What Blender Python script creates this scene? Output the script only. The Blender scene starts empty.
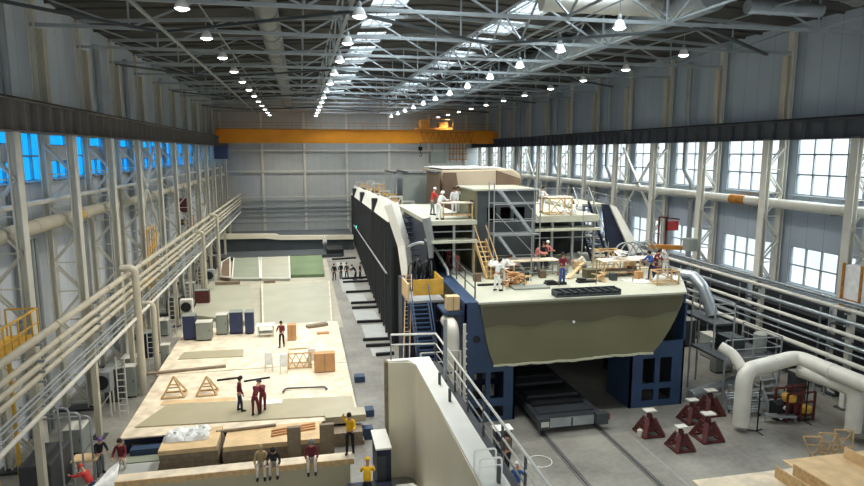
import bpy, math, random
from mathutils import Vector, Matrix
random.seed(7)
PI = math.pi
sc = bpy.context.scene
col = sc.collection
# ------------------------------------------------------------------ camera maths (pixel -> world point)
FPX = 620.; H = 13.5
_p = math.atan(91. / FPX)
_F = Vector((-132., 91., FPX)).normalized()
_U = Vector((0, math.cos(_p), -math.sin(_p)))
_X = _F.cross(_U)
if _X.x < 0: _X = -_X
_X.normalize(); _U = _X.cross(_F)
if _U.y < 0: _U = -_U
def at(px, py, x=None, y=None, z=None):
    c = Vector((px - 432., 243. - py, FPX))
    d = Vector((_X.dot(c), _F.dot(c), _U.dot(c)))
    if x is not None: t = x / d.x
    elif y is not None: t = y / d.y
    else: t = (z - H) / d.z
    return Vector((d.x * t, d.y * t, H + d.z * t))
# ------------------------------------------------------------------ materials
def lin(c):
    c = c / 255.
    return c / 12.92 if c <= .04045 else ((c + .055) / 1.055) ** 2.4
MATS = {}
def mat(name, rgb, rough=.6, metal=0., var=.12, scale=3., bump=0., spec=.4):
    if name in MATS: return MATS[name]
    m = bpy.data.materials.new(name); m.use_nodes = True
    nt = m.node_tree; b = nt.nodes['Principled BSDF']
    base = [lin(v) for v in rgb]
    tc = nt.nodes.new('ShaderNodeTexCoord'); no = nt.nodes.new('ShaderNodeTexNoise')
    no.inputs['Scale'].default_value = scale; no.inputs['Detail'].default_value = 6
    nt.links.new(tc.outputs['Object'], no.inputs['Vector'])
    r = nt.nodes.new('ShaderNodeValToRGB')
    r.color_ramp.elements[0].position = .3; r.color_ramp.elements[1].position = .7
    r.color_ramp.elements[0].color = [v * (1 - var) for v in base] + [1]
    r.color_ramp.elements[1].color = [min(1, v * (1 + var)) for v in base] + [1]
    nt.links.new(no.outputs['Fac'], r.inputs['Fac']); nt.links.new(r.outputs['Color'], b.inputs['Base Color'])
    b.inputs['Roughness'].default_value = rough; b.inputs['Metallic'].default_value = metal
    b.inputs['Specular IOR Level'].default_value = spec
    if bump:
        bp = nt.nodes.new('ShaderNodeBump'); bp.inputs['Strength'].default_value = bump
        nt.links.new(no.outputs['Fac'], bp.inputs['Height']); nt.links.new(bp.outputs['Normal'], b.inputs['Normal'])
    MATS[name] = m
    return m
def glass_mat(name, rgb):
    m = bpy.data.materials.new(name); m.use_nodes = True; nt = m.node_tree
    nt.nodes.remove(nt.nodes['Principled BSDF'])
    out = nt.nodes['Material Output']
    t = nt.nodes.new('ShaderNodeBsdfTransparent'); t.inputs['Color'].default_value = (*rgb, 1)
    g = nt.nodes.new('ShaderNodeBsdfGlossy'); g.inputs['Roughness'].default_value = .15
    g.inputs['Color'].default_value = (.9, .95, 1, 1)
    mx = nt.nodes.new('ShaderNodeMixShader'); mx.inputs['Fac'].default_value = .04
    nt.links.new(t.outputs[0], mx.inputs[1]); nt.links.new(g.outputs[0], mx.inputs[2]); nt.links.new(mx.outputs[0], out.inputs['Surface'])
    MATS[name] = m; return m
def emit_mat(name, rgb, s):
    m = bpy.data.materials.new(name); m.use_nodes = True; nt = m.node_tree
    b = nt.nodes['Principled BSDF']; b.inputs['Base Color'].default_value = (*rgb, 1)
    b.inputs['Emission Color'].default_value = (*rgb, 1); b.inputs['Emission Strength'].default_value = s
    MATS[name] = m; return m
def floor_mat():
    m = bpy.data.materials.new('concrete_floor'); m.use_nodes = True; nt = m.node_tree; b = nt.nodes['Principled BSDF']
    tc = nt.nodes.new('ShaderNodeTexCoord')
    n1 = nt.nodes.new('ShaderNodeTexNoise'); n1.inputs['Scale'].default_value = .35; n1.inputs['Detail'].default_value = 8
    n2 = nt.nodes.new('ShaderNodeTexNoise'); n2.inputs['Scale'].default_value = 4; n2.inputs['Detail'].default_value = 6
    nt.links.new(tc.outputs['Object'], n1.inputs['Vector']); nt.links.new(tc.outputs['Object'], n2.inputs['Vector'])
    a = nt.nodes.new('ShaderNodeMath'); a.operation = 'MULTIPLY_ADD'; a.inputs[1].default_value = .35
    nt.links.new(n2.outputs['Fac'], a.inputs[0]); nt.links.new(n1.outputs['Fac'], a.inputs[2])
    r = nt.nodes.new('ShaderNodeValToRGB')
    r.color_ramp.elements[0].position = .45; r.color_ramp.elements[1].position = .85
    r.color_ramp.elements[0].color = (lin(106), lin(104), lin(98), 1); r.color_ramp.elements[1].color = (lin(152), lin(150), lin(140), 1)
    nt.links.new(a.outputs[0], r.inputs['Fac']); nt.links.new(r.outputs[0], b.inputs['Base Color'])
    b.inputs['Roughness'].default_value = .5
    MATS['floor'] = m; return m
def panel_mat(name, rgb, axis, pitch, dark=.75, rough=.6):
    # sheet cladding with a seam every `pitch` metres
    m = bpy.data.materials.new(name); m.use_nodes = True; nt = m.node_tree; b = nt.nodes['Principled BSDF']
    tc = nt.nodes.new('ShaderNodeTexCoord'); sx = nt.nodes.new('ShaderNodeSeparateXYZ')
    nt.links.new(tc.outputs['Object'], sx.inputs[0])
    d = nt.nodes.new('ShaderNodeMath'); d.operation = 'DIVIDE'; d.inputs[1].default_value = pitch
    nt.links.new(sx.outputs[axis], d.inputs[0])
    fr = nt.nodes.new('ShaderNodeMath'); fr.operation = 'FRACT'; nt.links.new(d.outputs[0], fr.inputs[0])
    gt = nt.nodes.new('ShaderNodeMath'); gt.operation = 'LESS_THAN'; gt.inputs[1].default_value = .05
    nt.links.new(fr.outputs[0], gt.inputs[0])
    no = nt.nodes.new('ShaderNodeTexNoise'); no.inputs['Scale'].default_value = .5; no.inputs['Detail'].default_value = 5
    nt.links.new(tc.outputs['Object'], no.inputs['Vector'])
    r = nt.nodes.new('ShaderNodeValToRGB'); base = [lin(v) for v in rgb]
    r.color_ramp.elements[0].color = [v * .85 for v in base] + [1]; r.color_ramp.elements[1].color = [min(1, v * 1.12) for v in base] + [1]
    nt.links.new(no.outputs['Fac'], r.inputs['Fac'])
    mx = nt.nodes.new('ShaderNodeMix'); mx.data_type = 'RGBA'
    nt.links.new(gt.outputs[0], mx.inputs[0]); nt.links.new(r.outputs[0], mx.inputs[6])
    mx.inputs[7].default_value = [v * dark for v in base] + [1]
    nt.links.new(mx.outputs[2], b.inputs['Base Color']); b.inputs['Roughness'].default_value = rough
    MATS[name] = m; return m
floor_mat()
M = lambda n: MATS[n]
mat('steel_white', (208, 206, 194), .5, 0, .08, 1.)
mat('steel_beige', (188, 182, 162), .5, 0, .1, 1.)
mat('steel_grey', (150, 155, 155), .5, .2, .1, 1.)
mat('steel_dark', (70, 72, 74), .55, .2, .15, 1.)
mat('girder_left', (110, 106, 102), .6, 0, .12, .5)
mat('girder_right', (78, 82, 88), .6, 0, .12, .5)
mat('truss', (150, 158, 160), .5, .1, .12, 1.)
mat('brace', (70, 76, 78), .6, .1, .1, 1.)
mat('roof', (70, 69, 66), .8, 0, .25, .6)
mat('duct_roof', (130, 132, 128), .5, .2, .12, 1.)
mat('duct_white', (212, 210, 198), .5, .1, .07, 1.5)
mat('duct_metal', (165, 172, 175), .35, .6, .12, 2.)
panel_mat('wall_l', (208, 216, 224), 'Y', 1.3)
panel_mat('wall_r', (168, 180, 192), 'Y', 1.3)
panel_mat('wall_b', (178, 184, 182), 'X', 1.1, .85)
mat('sill', (140, 148, 150), .6)
mat('crane', (222, 140, 12), .5, 0, .08, .6)
mat('yellow', (214, 168, 66), .55, 0, .15, 2.)
mat('orange_rust', (168, 112, 40), .6, 0, .3, 4.)
mat('plywood', (224, 210, 184), .65, 0, .22, 1.6)
mat('plywood_warm', (214, 184, 138), .65, 0, .15, 1.8)
mat('lumber', (200, 168, 120), .7, 0, .2, 6.)
mat('lumber_grey', (134, 120, 100), .75, 0, .2, 5.)
mat('box_board', (190, 144, 98), .75, 0, .12, 2.)
mat('mold_tan', (176, 168, 140), .35, 0, .06, .8)
mat('mold_cream', (238, 228, 200), .4, 0, .05, .5)
mat('mold_white', (240, 240, 230), .45, 0, .05, 1.)
mat('mold_pale', (178, 178, 158), .35, 0, .08, .4)
mat('mold_green', (112, 132, 96), .3, 0, .25, .3)
mat('mold_greygreen', (150, 158, 138), .35, 0, .1, .4)
mat('hull', (112, 111, 82), .45, 0, .1, .5)
mat('hull_band', (88, 85, 63), .5, 0, .1, .5)
mat('hull_lip', (190, 190, 165), .5)
mat('deck', (182, 184, 166), .5, 0, .1, .7)
mat('navy', (46, 68, 98), .45, 0, .2, 1.)
mat('navy_dark', (28, 36, 56), .5, 0, .15, 1.)
mat('navy_cabinet', (48, 58, 90), .5, 0, .1, 1.)
mat('grey_cabinet', (140, 146, 138), .5, 0, .1, 1.)
mat('black', (24, 26, 28), .6, 0, .2, 2.)
mat('dark_wall', (42, 47, 52), .5, .1, .3, 1.)
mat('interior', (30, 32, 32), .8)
mat('slate', (64, 70, 72), .6, 0, .15, 1.)
mat('brown', (112, 92, 74), .6, 0, .15, 1.)
mat('beige_panel', (196, 180, 156), .5, 0, .06, .5)
mat('red', (146, 42, 40), .5, 0, .15, 3.)
mat('red_dark', (88, 42, 40), .55, 0, .25, 3.)
mat('rubber', (28, 28, 28), .7)
mat('paper', (236, 236, 232), .7)
mat('plastic_sheet', (228, 230, 226), .4, 0, .08, 3., .4)
mat('skin', (196, 146, 116), .55, 0, .05, 8.)
for n, c in dict(c_white=(232, 234, 232), c_maroon=(104, 34, 42), c_navy=(38, 46, 78), c_black=(32, 32, 36), c_red=(196, 62, 58), c_pink=(206, 120, 116), c_blue=(52, 84, 150),
                 c_yellow=(232, 180, 30), c_grey=(112, 116, 120), c_khaki=(160, 140, 100), c_purple=(120, 90, 150), hair=(48, 36, 28), c_olive=(70, 74, 62), c_cream=(214, 206, 190)).items():
    mat(n, c, .8, 0, .12, 8.)
mat('gloss_line', (205, 203, 190), .5)
mat('floor_pale', (168, 172, 168), .5, 0, .08, 1.)
mat('floor_stripe', (150, 150, 144), .5, 0, .12, 1.)
mat('pad', (172, 168, 150), .5, 0, .12, .5)
mat('rack_dark', (52, 56, 60), .6, 0, .25, 1.5)
mat('floor_edge', (70, 68, 62), .6)
mat('ground_snow', (242, 242, 240), .9, 0, .05, .2)
mat('facade', (240, 242, 238), .8, 0, .05, .2)
glass_mat('glass_right', (.97, .99, 1.)); glass_mat('glass_left', (.10, .62, .985)); glass_mat('glass_sky', (.93, .97, 1.0))
emit_mat('lamp_lens', (1, .97, .9), 14.)
emit_mat('screen_green', (.1, .9, .7), 1.2)
# ------------------------------------------------------------------ geometry kit
class MB:
    def __init__(s): s.v = []; s.f = []; s.mi = []; s.cur = 0
    def add(s, vs, fs):
        n = len(s.v); s.v += [Vector(v) for v in vs]; s.f += [tuple(i + n for i in f) for f in fs]; s.mi += [s.cur] * len(fs); return s
    def box(s, x0, x1, y0, y1, z0, z1):
        return s.add([(x0, y0, z0), (x1, y0, z0), (x1, y1, z0), (x0, y1, z0), (x0, y0, z1), (x1, y0, z1), (x1, y1, z1), (x0, y1, z1)],
                     [(0, 3, 2, 1), (4, 5, 6, 7), (0, 1, 5, 4), (1, 2, 6, 5), (2, 3, 7, 6), (3, 0, 4, 7)])
    def bar(s, a, b, w=.06, h=None, up=(0, 0, 1)):
        a = Vector(a); b = Vector(b); h = h or w; d = (b - a)
        if d.length < 1e-6: return s
        d.normalize(); u = Vector(up)
        if abs(d.dot(u)) > .97: u = Vector((0, 1, 0))
        r = d.cross(u).normalized(); u = r.cross(d)
        r = r * w / 2; u = u * h / 2
        return s.add([a - r - u, a + r - u, a + r + u, a - r + u, b - r - u, b + r - u, b + r + u, b - r + u],
                     [(0, 1, 2, 3), (7, 6, 5, 4), (0, 4, 5, 1), (1, 5, 6, 2), (2, 6, 7, 3), (3, 7, 4, 0)])
    def ibeam(s, a, b, w, h, t=.04, up=(0, 0, 1)):
        a = Vector(a); b = Vector(b); d = (b - a).normalized(); u = Vector(up)
        if abs(d.dot(u)) > .97: u = Vector((0, 1, 0))
        r = d.cross(u).normalized(); u = r.cross(d)
        for k in (-1, 1): s.bar(a + u * k * (h / 2 - t / 2), b + u * k * (h / 2 - t / 2), w, t, up)
        s.bar(a, b, t, h - 2 * t, up); return s
    def path(s, pts, r, n=12, cap=True, rr=None):
        pts = [Vector(p) for p in pts]; rings = []
        u = None
        for i, p in enumerate(pts):
            if i == 0: d = pts[1] - p
            elif i == len(pts) - 1: d = p - pts[i - 1]
            else: d = (pts[i + 1] - p).normalized() + (p - pts[i - 1]).normalized()
            d.normalize()
            if u is None:
                u = Vector((0, 0, 1)) if abs(d.z) < .9 else Vector((0, 1, 0))
            u = (u - d * u.dot(d)).normalized(); w = d.cross(u)
            q = rr[i] if rr else r
            rings.append([p + (u * math.cos(2 * PI * k / n) + w * math.sin(2 * PI * k / n)) * q for k in range(n)])
        base = len(s.v); vs = [v for rg in rings for v in rg]; fs = []
        for i in range(len(rings) - 1):
            for k in range(n):
                a = i * n + k; b = i * n + (k + 1) % n
                fs.append((a, b, b + n, a + n))
        if cap:
            fs.append(tuple(reversed(range(n)))); fs.append(tuple(range((len(rings) - 1) * n, len(rings) * n)))
        return s.add(vs, fs)
    def tube(s, a, b, r, n=10, cap=True): return s.path([a, b], r, n, cap)
    def lathe(s, prof, c=(0, 0, 0), n=16):
        c = Vector(c); vs = []; fs = []
        for r, z in prof:
            for k in range(n): vs.append(c + Vector((r * math.cos(2 * PI * k / n), r * math.sin(2 * PI * k / n), z)))
        for i in range(len(prof) - 1):
            for k in range(n):
                a = i * n + k; b = i * n + (k + 1) % n; fs.append((a, b, b + n, a + n))
        fs.append(tuple(reversed(range(n)))); fs.append(tuple(range((len(prof) - 1) * n, len(prof) * n)))
        return s.add(vs, fs)
    def prism(s, poly, axis, a, b):
        # polygon in the two other axes, extruded along `axis` from a to b
        n = len(poly); vs = []
        for t in (a, b):
            for (p, q) in poly:
                vs.append((t, p, q) if axis == 'x' else (p, t, q) if axis == 'y' else (p, q, t))
        fs = [tuple(range(n)), tuple(reversed(range(n, 2 * n)))] + [(i, i + n, (i + 1) % n + n, (i + 1) % n) for i in range(n)]
        return s.add(vs, fs)
    def ball(s, c, r, n=8, sc_=(1, 1, 1)):
        c = Vector(c); prof = [(max(.001, math.sin(PI * i / n)), -math.cos(PI * i / n)) for i in range(n + 1)]
        vs = []; fs = []; m = n * 2
        for pr, pz in prof:
            for k in range(m): vs.append(c + Vector((pr * math.cos(2 * PI * k / m) * r * sc_[0], pr * math.sin(2 * PI * k / m) * r * sc_[1], pz * r * sc_[2])))
        for i in range(n):
            for k in range(m):
                a = i * m + k; b = i * m + (k + 1) % m; fs.append((a, b, b + m, a + m))
        return s.add(vs, fs)
    def build(s, name, material, parent=None, smooth=False, bevel=0):
        me = bpy.data.meshes.new(name)
        off = Vector((0, 0, 0)); q = parent
        while q is not None: off += q.location; q = q.parent
        if parent is None:
            xs = [v.x for v in s.v]; ys = [v.y for v in s.v]
            off = Vector(((min(xs) + max(xs)) / 2, (min(ys) + max(ys)) / 2, min(v.z for v in s.v)))
        me.from_pydata([v - off for v in s.v], [], s.f)
        ms = material if isinstance(material, (list, tuple)) else [material]
        for m_ in ms: me.materials.append(MATS[m_] if isinstance(m_, str) else m_)
        if len(ms) > 1: me.polygons.foreach_set('material_index', s.mi)
        import bmesh
        bm = bmesh.new(); bm.from_mesh(me); bmesh.ops.recalc_face_normals(bm, faces=bm.faces); bm.to_mesh(me); bm.free()
        if smooth:
            for p in me.polygons: p.use_smooth = True
            try: me.set_sharp_from_angle(angle=math.radians(40))
            except Exception: pass
        me.update()
        o = bpy.data.objects.new(name, me); col.objects.link(o)
        if parent is None: o.location = off
        else: o.parent = parent
        if bevel:
            bv = o.modifiers.new('bevel', 'BEVEL'); bv.width = bevel; bv.segments = 2; bv.limit_method = 'ANGLE'
        return o
def tag(o, label=None, cat=None, group=None, kind=None):
    if label: o['label'] = label
    if cat: o['category'] = cat
    if group: o['group'] = group
    if kind: o['kind'] = kind
    return o
def thing(name, label, cat, loc=(0, 0, 0), rz=0, group=None, kind=None):
    o = bpy.data.objects.new(name, None); col.objects.link(o); o.location = loc; o.rotation_euler = (0, 0, rz)
    o.empty_display_size = .2
    return tag(o, label, cat, group, kind)
def copy_tree(o, loc=None, rz=None, label=None, group=None, parent=None):
    c = o.copy(); col.objects.link(c)
    if parent: c.parent = parent
    if loc is not None: c.location = loc
    if rz is not None: c.rotation_euler = (0, 0, rz)
    if label: c['label'] = label
    if group: c['group'] = group
    for ch in [x for x in CH.get(o.name, [])]: copy_tree(ch, parent=c)
    return c
CH = {}
_build = MB.build
def build2(s, name, material, parent=None, smooth=False, bevel=0):
    o = _build(s, name, material, parent, smooth, bevel)
    if parent is not None: CH.setdefault(parent.name, []).append(o)
    return o
MB.build = build2
def rounded(pts, rad, seg=6):
    pts = [Vector(p) for p in pts]; out = [pts[0]]
    for i in range(1, len(pts) - 1):
        a = (pts[i - 1] - pts[i]); b = (pts[i + 1] - pts[i]); r = min(rad, a.length * .45, b.length * .45)
        a.normalize(); b.normalize(); p0 = pts[i] + a * r; p1 = pts[i] + b * r
        for k in range(seg + 1):
            t = k / seg; out.append(p0 * (1 - t) ** 2 + pts[i] * 2 * t * (1 - t) + p1 * t * t)
    out.append(pts[-1]); return out
ORD = ['first', 'second', 'third', 'fourth', 'fifth', 'sixth', 'seventh', 'eighth', 'ninth', 'tenth', 'eleventh', 'twelfth', 'thirteenth', 'fourteenth', 'fifteenth']
XL, XR, YB = -13., 30.6, 105.
COLX_L, COLX_R = -11.2, 29.
YK = [28 + 6.5 * k for k in range(-1, 12)]
def film(x0, x1, y0, y1, z, h, n=14):
    b = MB(); vs = []; fs = []
    for i in range(n + 1):
        for j in range(n + 1):
            u, v = i / n, j / n; e = min(u, 1 - u, v, 1 - v)
            vs.append((x0 + (x1 - x0) * u + random.uniform(-.06, .06), y0 + (y1 - y0) * v + random.uniform(-.06, .06), z + .01 + (random.uniform(.2, 1) * h if e > .05 else random.uniform(0, .25) * h)))
    for i in range(n):
        for j in range(n): a = i * (n + 1) + j; fs.append((a, a + 1, a + n + 2, a + n + 1))
    m_ = len(vs); vs += [(p[0], p[1], z + .003) for p in vs]; fs += [tuple(q + m_ for q in reversed(f)) for f in list(fs)]
    ring = [i * (n + 1) for i in range(n + 1)] + [n * (n + 1) + j for j in range(1, n + 1)] + [i * (n + 1) + n for i in range(n - 1, -1, -1)] + [j for j in range(n - 1, 0, -1)]
    for k in range(len(ring)): a, c = ring[k], ring[(k + 1) % len(ring)]; fs.append((a, c, c + m_, a + m_))
    return b.add(vs, fs)
# ================================================================== SHELL
def struct(o): return tag(o, kind='structure')
struct(MB().box(-13.4, 31, -4, 105.4, -.3, 0).build('floor', 'floor'))
# walls with window openings
def holes_wall(name, x0, x1, bands, openings, m, ztop=22):
    """openings: list of (zlo, zhi, [(ya, yb)...])"""
    b = MB(); z = 0
    for zlo, zhi, ys in openings:
        b.box(x0, x1, -4, 105.4, z, zlo); yy = -4
        for ya, yb in ys:
            b.box(x0, x1, yy, ya, zlo, zhi); yy = yb
        b.box(x0, x1, yy, 105.4, zlo, zhi); z = zhi
    b.box(x0, x1, -4, 105.4, z, ztop)
    return struct(b.build(name, m))
RW = [(y + .9, y + 5.75) for y in YK]
LWt = [(y - 1.2, y + 1.2) for y in [34.6 + 6.5 * k for k in range(-2, 11)]]
LWs = [(y - 1.2, y + 1.2) for y in [38.1 + 6.5 * k for k in range(-2, 10)]]
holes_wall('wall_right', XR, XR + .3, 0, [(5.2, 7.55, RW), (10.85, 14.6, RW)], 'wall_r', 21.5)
b = MB()
lo = sorted([(a, c, 12.1) for a, c in LWt] + [(a, c, 12.15) for a, c in LWs])
b.box(XL - .3, XL, -4, 105.4, 0, 12.1); b.box(XL - .3, XL, -4, 105.4, 14.5, 21.5)
yy = -4
LWIN = []
for a, c, z in lo:
    tall = any(abs(a - q[0]) < 1e-6 for q in LWt)
    if a < yy + .1: continue
    b.box(XL - .3, XL, yy, a, 12.1, 14.5)
    if not tall: b.box(XL - .3, XL, a, c, 13.05, 13.85)
    LWIN.append((a, c, tall)); yy = c
b.box(XL - .3, XL, yy, 105.4, 12.1, 14.5)
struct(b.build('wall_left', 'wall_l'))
b = MB(); b.box(XL - .3, XR + .3, YB, YB + .3, 0, 23.5)
wb = struct(b.build('wall_back', 'wall_b'))
# back wall posts, girts and lower ledges
for k, xx in enumerate([-12.3, -6.0, .7, 7.6, 14.7, 21.5, 28]):
    struct(MB().ibeam((xx, YB - .2, 0), (xx, YB - .2, 20), .35, .3, .05, (0, 1, 0)).build('trim_%d' % (k + 1), 'steel_white'))
for k, (py_, hh) in enumerate([(150.5, .22), (171, .2), (196.5, .14), (203, .3), (207, .16), (211, .3), (216, .16), (222, .3)]):
    zz = at(300, py_, y=104.6).z
    struct(MB().box(XL, XR, YB - .46, YB - .38, zz - hh / 2, zz + hh / 2).build('trim_%d' % (k + 8), 'steel_white' if k < 3 else 'steel_grey'))
# windows
wn = [0]
def window(x, d, ya, yb, za, zb, ny, nz, g, fm='sill', sill=True):
    wn[0] += 1
    w = thing('window_%d' % wn[0], None, None, (x, (ya + yb) / 2, za), kind='structure')
    f = MB(); t = .09
    for yy in [ya + (yb - ya) * i / ny for i in range(ny + 1)]: f.box(x - .06, x + .06, yy - t / 2, yy + t / 2, za, zb)
    for zz in [za + (zb - za) * i / nz for i in range(nz + 1)]: f.box(x - .06, x + .06, ya, yb, zz - t / 2, zz + t / 2)
    f.build('window_frame', fm, w)
    MB().box(x + d * .02, x + d * .03, ya, yb, za, zb).build('pane', g, w)
    if sill: MB().box(min(x, x - d * .35), max(x, x - d * .35), ya - .1, yb + .1, za - .14, za - .04).build('window_sill', fm, w)
    return w
for ya, yb in RW:
    window(XR + .12, 1, ya, yb, 10.85, 14.6, 4, 3, 'glass_right')
    window(XR + .12, 1, ya, yb, 5.2, 7.55, 4, 2, 'glass_right')
for a, c, tall in LWIN:
    if tall: window(XL - .12, -1, a, c, 12.1, 14.5, 2, 2, 'glass_left')
    else:
        window(XL - .12, -1, a, c, 12.1, 13.05, 2, 1, 'glass_left'); window(XL - .12, -1, a, c, 13.85, 14.5, 1, 1, 'glass_left', sill=False)
# ---- lattice columns
def lattice_column(x, xo, y, name):
    c = thing(name, None, None, (x, y, 0), kind='structure')
    s = 1 if xo > x else -1
    MB().ibeam((x, y, 0), (x, y, 14.3), .5, .34, .05, (1, 0, 0)).build('chord', 'steel_white', c)
    MB().ibeam((xo, y, 0), (xo, y, 21), .4, .3, .05, (1, 0, 0)).build('chord', 'steel_white', c)
    l = MB(); n = 9
    for i in range(n):
        z0 = .4 + i * 1.5; z1 = z0 + 1.5
        a, bb = (x, xo) if i % 2 == 0 else (xo, x)
        for dy in (-.14, .14): l.bar((a, y + dy, z0), (bb, y + dy, z1), .05, .1)
        l.bar((x, y, z0), (xo, y, z0), .06, .06)
    l.build('lacing', 'steel_white', c)
    MB().box(min(x, xo) - .4, max(x, xo) + .3, y - .4, y + .4, 0, .12).build('base_plate', 'steel_dark', c)
    MB().ibeam((xo - s * .35, y, 14.3), (xo - s * .35, y, 19.4), .4, .3, .05, (1, 0, 0)).build('upper_shaft', 'steel_beige', c)
    return c
for y in YK:
    lattice_column(COLX_L, -12.5, y, 'column_left'); lattice_column(COLX_R, 30.25, y, 'column_right')
# X bracing between right-hand and left-hand columns
for side, x in (('left', -11.5), ('right', 29.6)):
    for k in (4, 8):
        bb = MB(); y0, y1 = YK[k] + .3, YK[k + 1] - .3
        for za, zb in ((1, 7), (7.6, 13.9)):
            bb.bar((x, y0, za), (x, y1, zb), .16, .16); bb.bar((x, y0, zb), (x, y1, za), .16, .16)
        struct(bb.build('column_bracing_%s' % side, 'steel_white'))
# crane runway girders with stiffeners
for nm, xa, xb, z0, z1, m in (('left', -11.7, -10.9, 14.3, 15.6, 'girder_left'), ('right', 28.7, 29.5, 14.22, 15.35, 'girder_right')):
    g = thing('beam_runway_%s' % nm, None, None, ((xa + xb) / 2, 50, z0), kind='structure')
    w = MB(); xc = (xa + xb) / 2
    w.box(xc - .06, xc + .06, 0, 104.8, z0, z1); w.box(xa, xb, 0, 104.8, z0, z0 + .06); w.box(xa, xb, 0, 104.8, z1 - .06, z1)
    w.build('web', m, g)
    st = MB(); y = 1.5
    while y < 104:
        st.box(xa + .06, xb - .06, y - .03, y + .03, z0 + .06, z1 - .06); y += 1.3
    st.build('stiffener', m, g)
    MB().box(xc - .06, xc + .06, 0, 104.8, z1, z1 + .14).build('rail', 'steel_dark', g)
    MB().box(xa - (.5 if nm == 'left' else 0), xb + (0 if nm == 'left' else .2), 0, 104.8, z1 + .02, z1 + .06).build('walkway_plate', 'black', g)
# ---- roof: deck, purlins, skylights, trusses
ZC = 19.6
def zroof(x): return 22.6 - abs(x - 9) * .055
strips = [(XL - .3, 4.5), (6.7, 13.3), (15.6, XR + .3)]
sky = [(4.5, 6.7), (13.3, 15.6)]
r = MB()
def slab(x0, x1, y0, y1):
    r.add([(x0, y0, zroof(x0)), (x1, y0, zroof(x1)), (x1, y1, zroof(x1)), (x0, y1, zroof(x0)), (x0, y0, zroof(x0) + .25), (x1, y0, zroof(x1) + .25), (x1, y1, zroof(x1) + .25), (x0, y1, zroof(x0) + .25)],
          [(0, 3, 2, 1), (4, 5, 6, 7), (0, 1, 5, 4), (1, 2, 6, 5), (2, 3, 7, 6), (3, 0, 4, 7)])
for x0, x1 in strips:
    if x0 < 9 < x1: slab(x0, 9, -4, 105.4); slab(9, x1, -4, 105.4)
    else: slab(x0, x1, -4, 105.4)
SKY = [(y + .8, y + 5.7) for y in YK[:-1]]
for x0, x1 in sky:
    yy = -4
    for ya, yb in SKY: slab(x0, x1, yy, ya); yy = yb
    slab(x0, x1, yy, 105.4)
struct(r.build('ceiling', 'roof'))
for x0, x1 in sky:
    for ya, yb in SKY:
        wn[0] += 1; zz = zroof((x0 + x1) / 2)
        w = thing('window_%d' % wn[0], None, None, ((x0 + x1) / 2, (ya + yb) / 2, zz), kind='structure')
        f = MB()
        for i in range(4): f.box(x0 + (x1 - x0) * i / 3 - .03, x0 + (x1 - x0) * i / 3 + .03, ya, yb, zz + .12, zz + .15)
        for i in range(4): f.box(x0, x1, ya + (yb - ya) * i / 3 - .04, ya + (yb - ya) * i / 3 + .04, zz + .12, zz + .15)
        f.build('window_frame', 'truss', w); MB().box(x0, x1, ya, yb, zz + .16, zz + .18).build('pane', 'glass_sky', w)
# secondary beams across the hall under the deck
for k in range(1, 13):
    for j in (1, 2, 3):
        y = 21.5 + 6.5 * (k - 1) + j * 1.625
        if y > 104: continue
        pb = MB()
        for xa, xb in ((XL, 4.4), (6.8, 9), (9, 13.2), (15.7, XR)):
            pb.bar((xa, y, zroof(xa) - .06), (xb, y, zroof(xb) - .06), .14, .12)
        struct(pb.build('ceiling_purlin', 'roof'))
def truss(y):
    t = thing('ceiling_truss', None, None, (9, y, ZC), kind='structure')
    b = MB(); b.bar((-12.6, y, ZC), (30.2, y, ZC), .16, .16); b.build('bottom_chord', 'truss', t)
    b = MB()
    b.bar((-12.6, y, zroof(-12.6) - .4), (9, y, zroof(9) - .4), .18, .18); b.bar((9, y, zroof(9) - .4), (30.2, y, zroof(30.2) - .4), .18, .18); b.build('top_chord', 'truss', t)
    b = MB(); n = 10; xs = [-12.4 + 42.6 * i / n for i in range(n + 1)]
    for i in range(n):
        a, c = xs[i], xs[i + 1]
        if i % 2 == 0: b.bar((a, y, zroof(a) - .4), (c, y, ZC), .09, .09)
        else: b.bar((a, y, ZC), (c, y, zroof(c) - .4), .09, .09)
        if i % 2: b.bar((a, y, ZC), (a, y, zroof(a) - .4), .08, .08)
    b.build('web', 'truss', t)
for y in YK: truss(y)
for k in range(0, 12, 1):     # plan bracing: one zigzag in the near bays, then every third bay
    if k not in (1, 4, 7, 10): continue
    y0, y1 = YK[k], YK[k + 1]; b = MB(); zz = ZC - .14
    xs = [-12.2, -6.6, 2.3, 10.6, 19.6, 28.4]
    for i in range(len(xs) - 1):
        a = (xs[i], y1 if i % 2 else y0, zz); c = (xs[i + 1], y0 if i % 2 else y1, zz)
        b.bar(a, c, .2, .12)
    struct(b.build('ceiling_bracing', 'brace'))
for xx in (2.3, 12.4, 17.8):  # longitudinal lattice girders beside the skylights
    b = MB(); zt = zroof(xx) - .5
    b.bar((xx, 21.5, ZC + .15), (xx, 104.5, ZC + .15), .1, .1); b.bar((xx, 21.5, zt), (xx, 104.5, zt), .1, .1)
    y = 21.5
    while y < 103:
        b.bar((xx, y, ZC + .15), (xx, y + 3.25, zt), .09, .09); b.bar((xx, y + 3.25, zt), (xx, y + 6.5, ZC + .15), .09, .09); y += 6.5
    struct(b.build('ceiling_girder', 'truss'))
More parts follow.
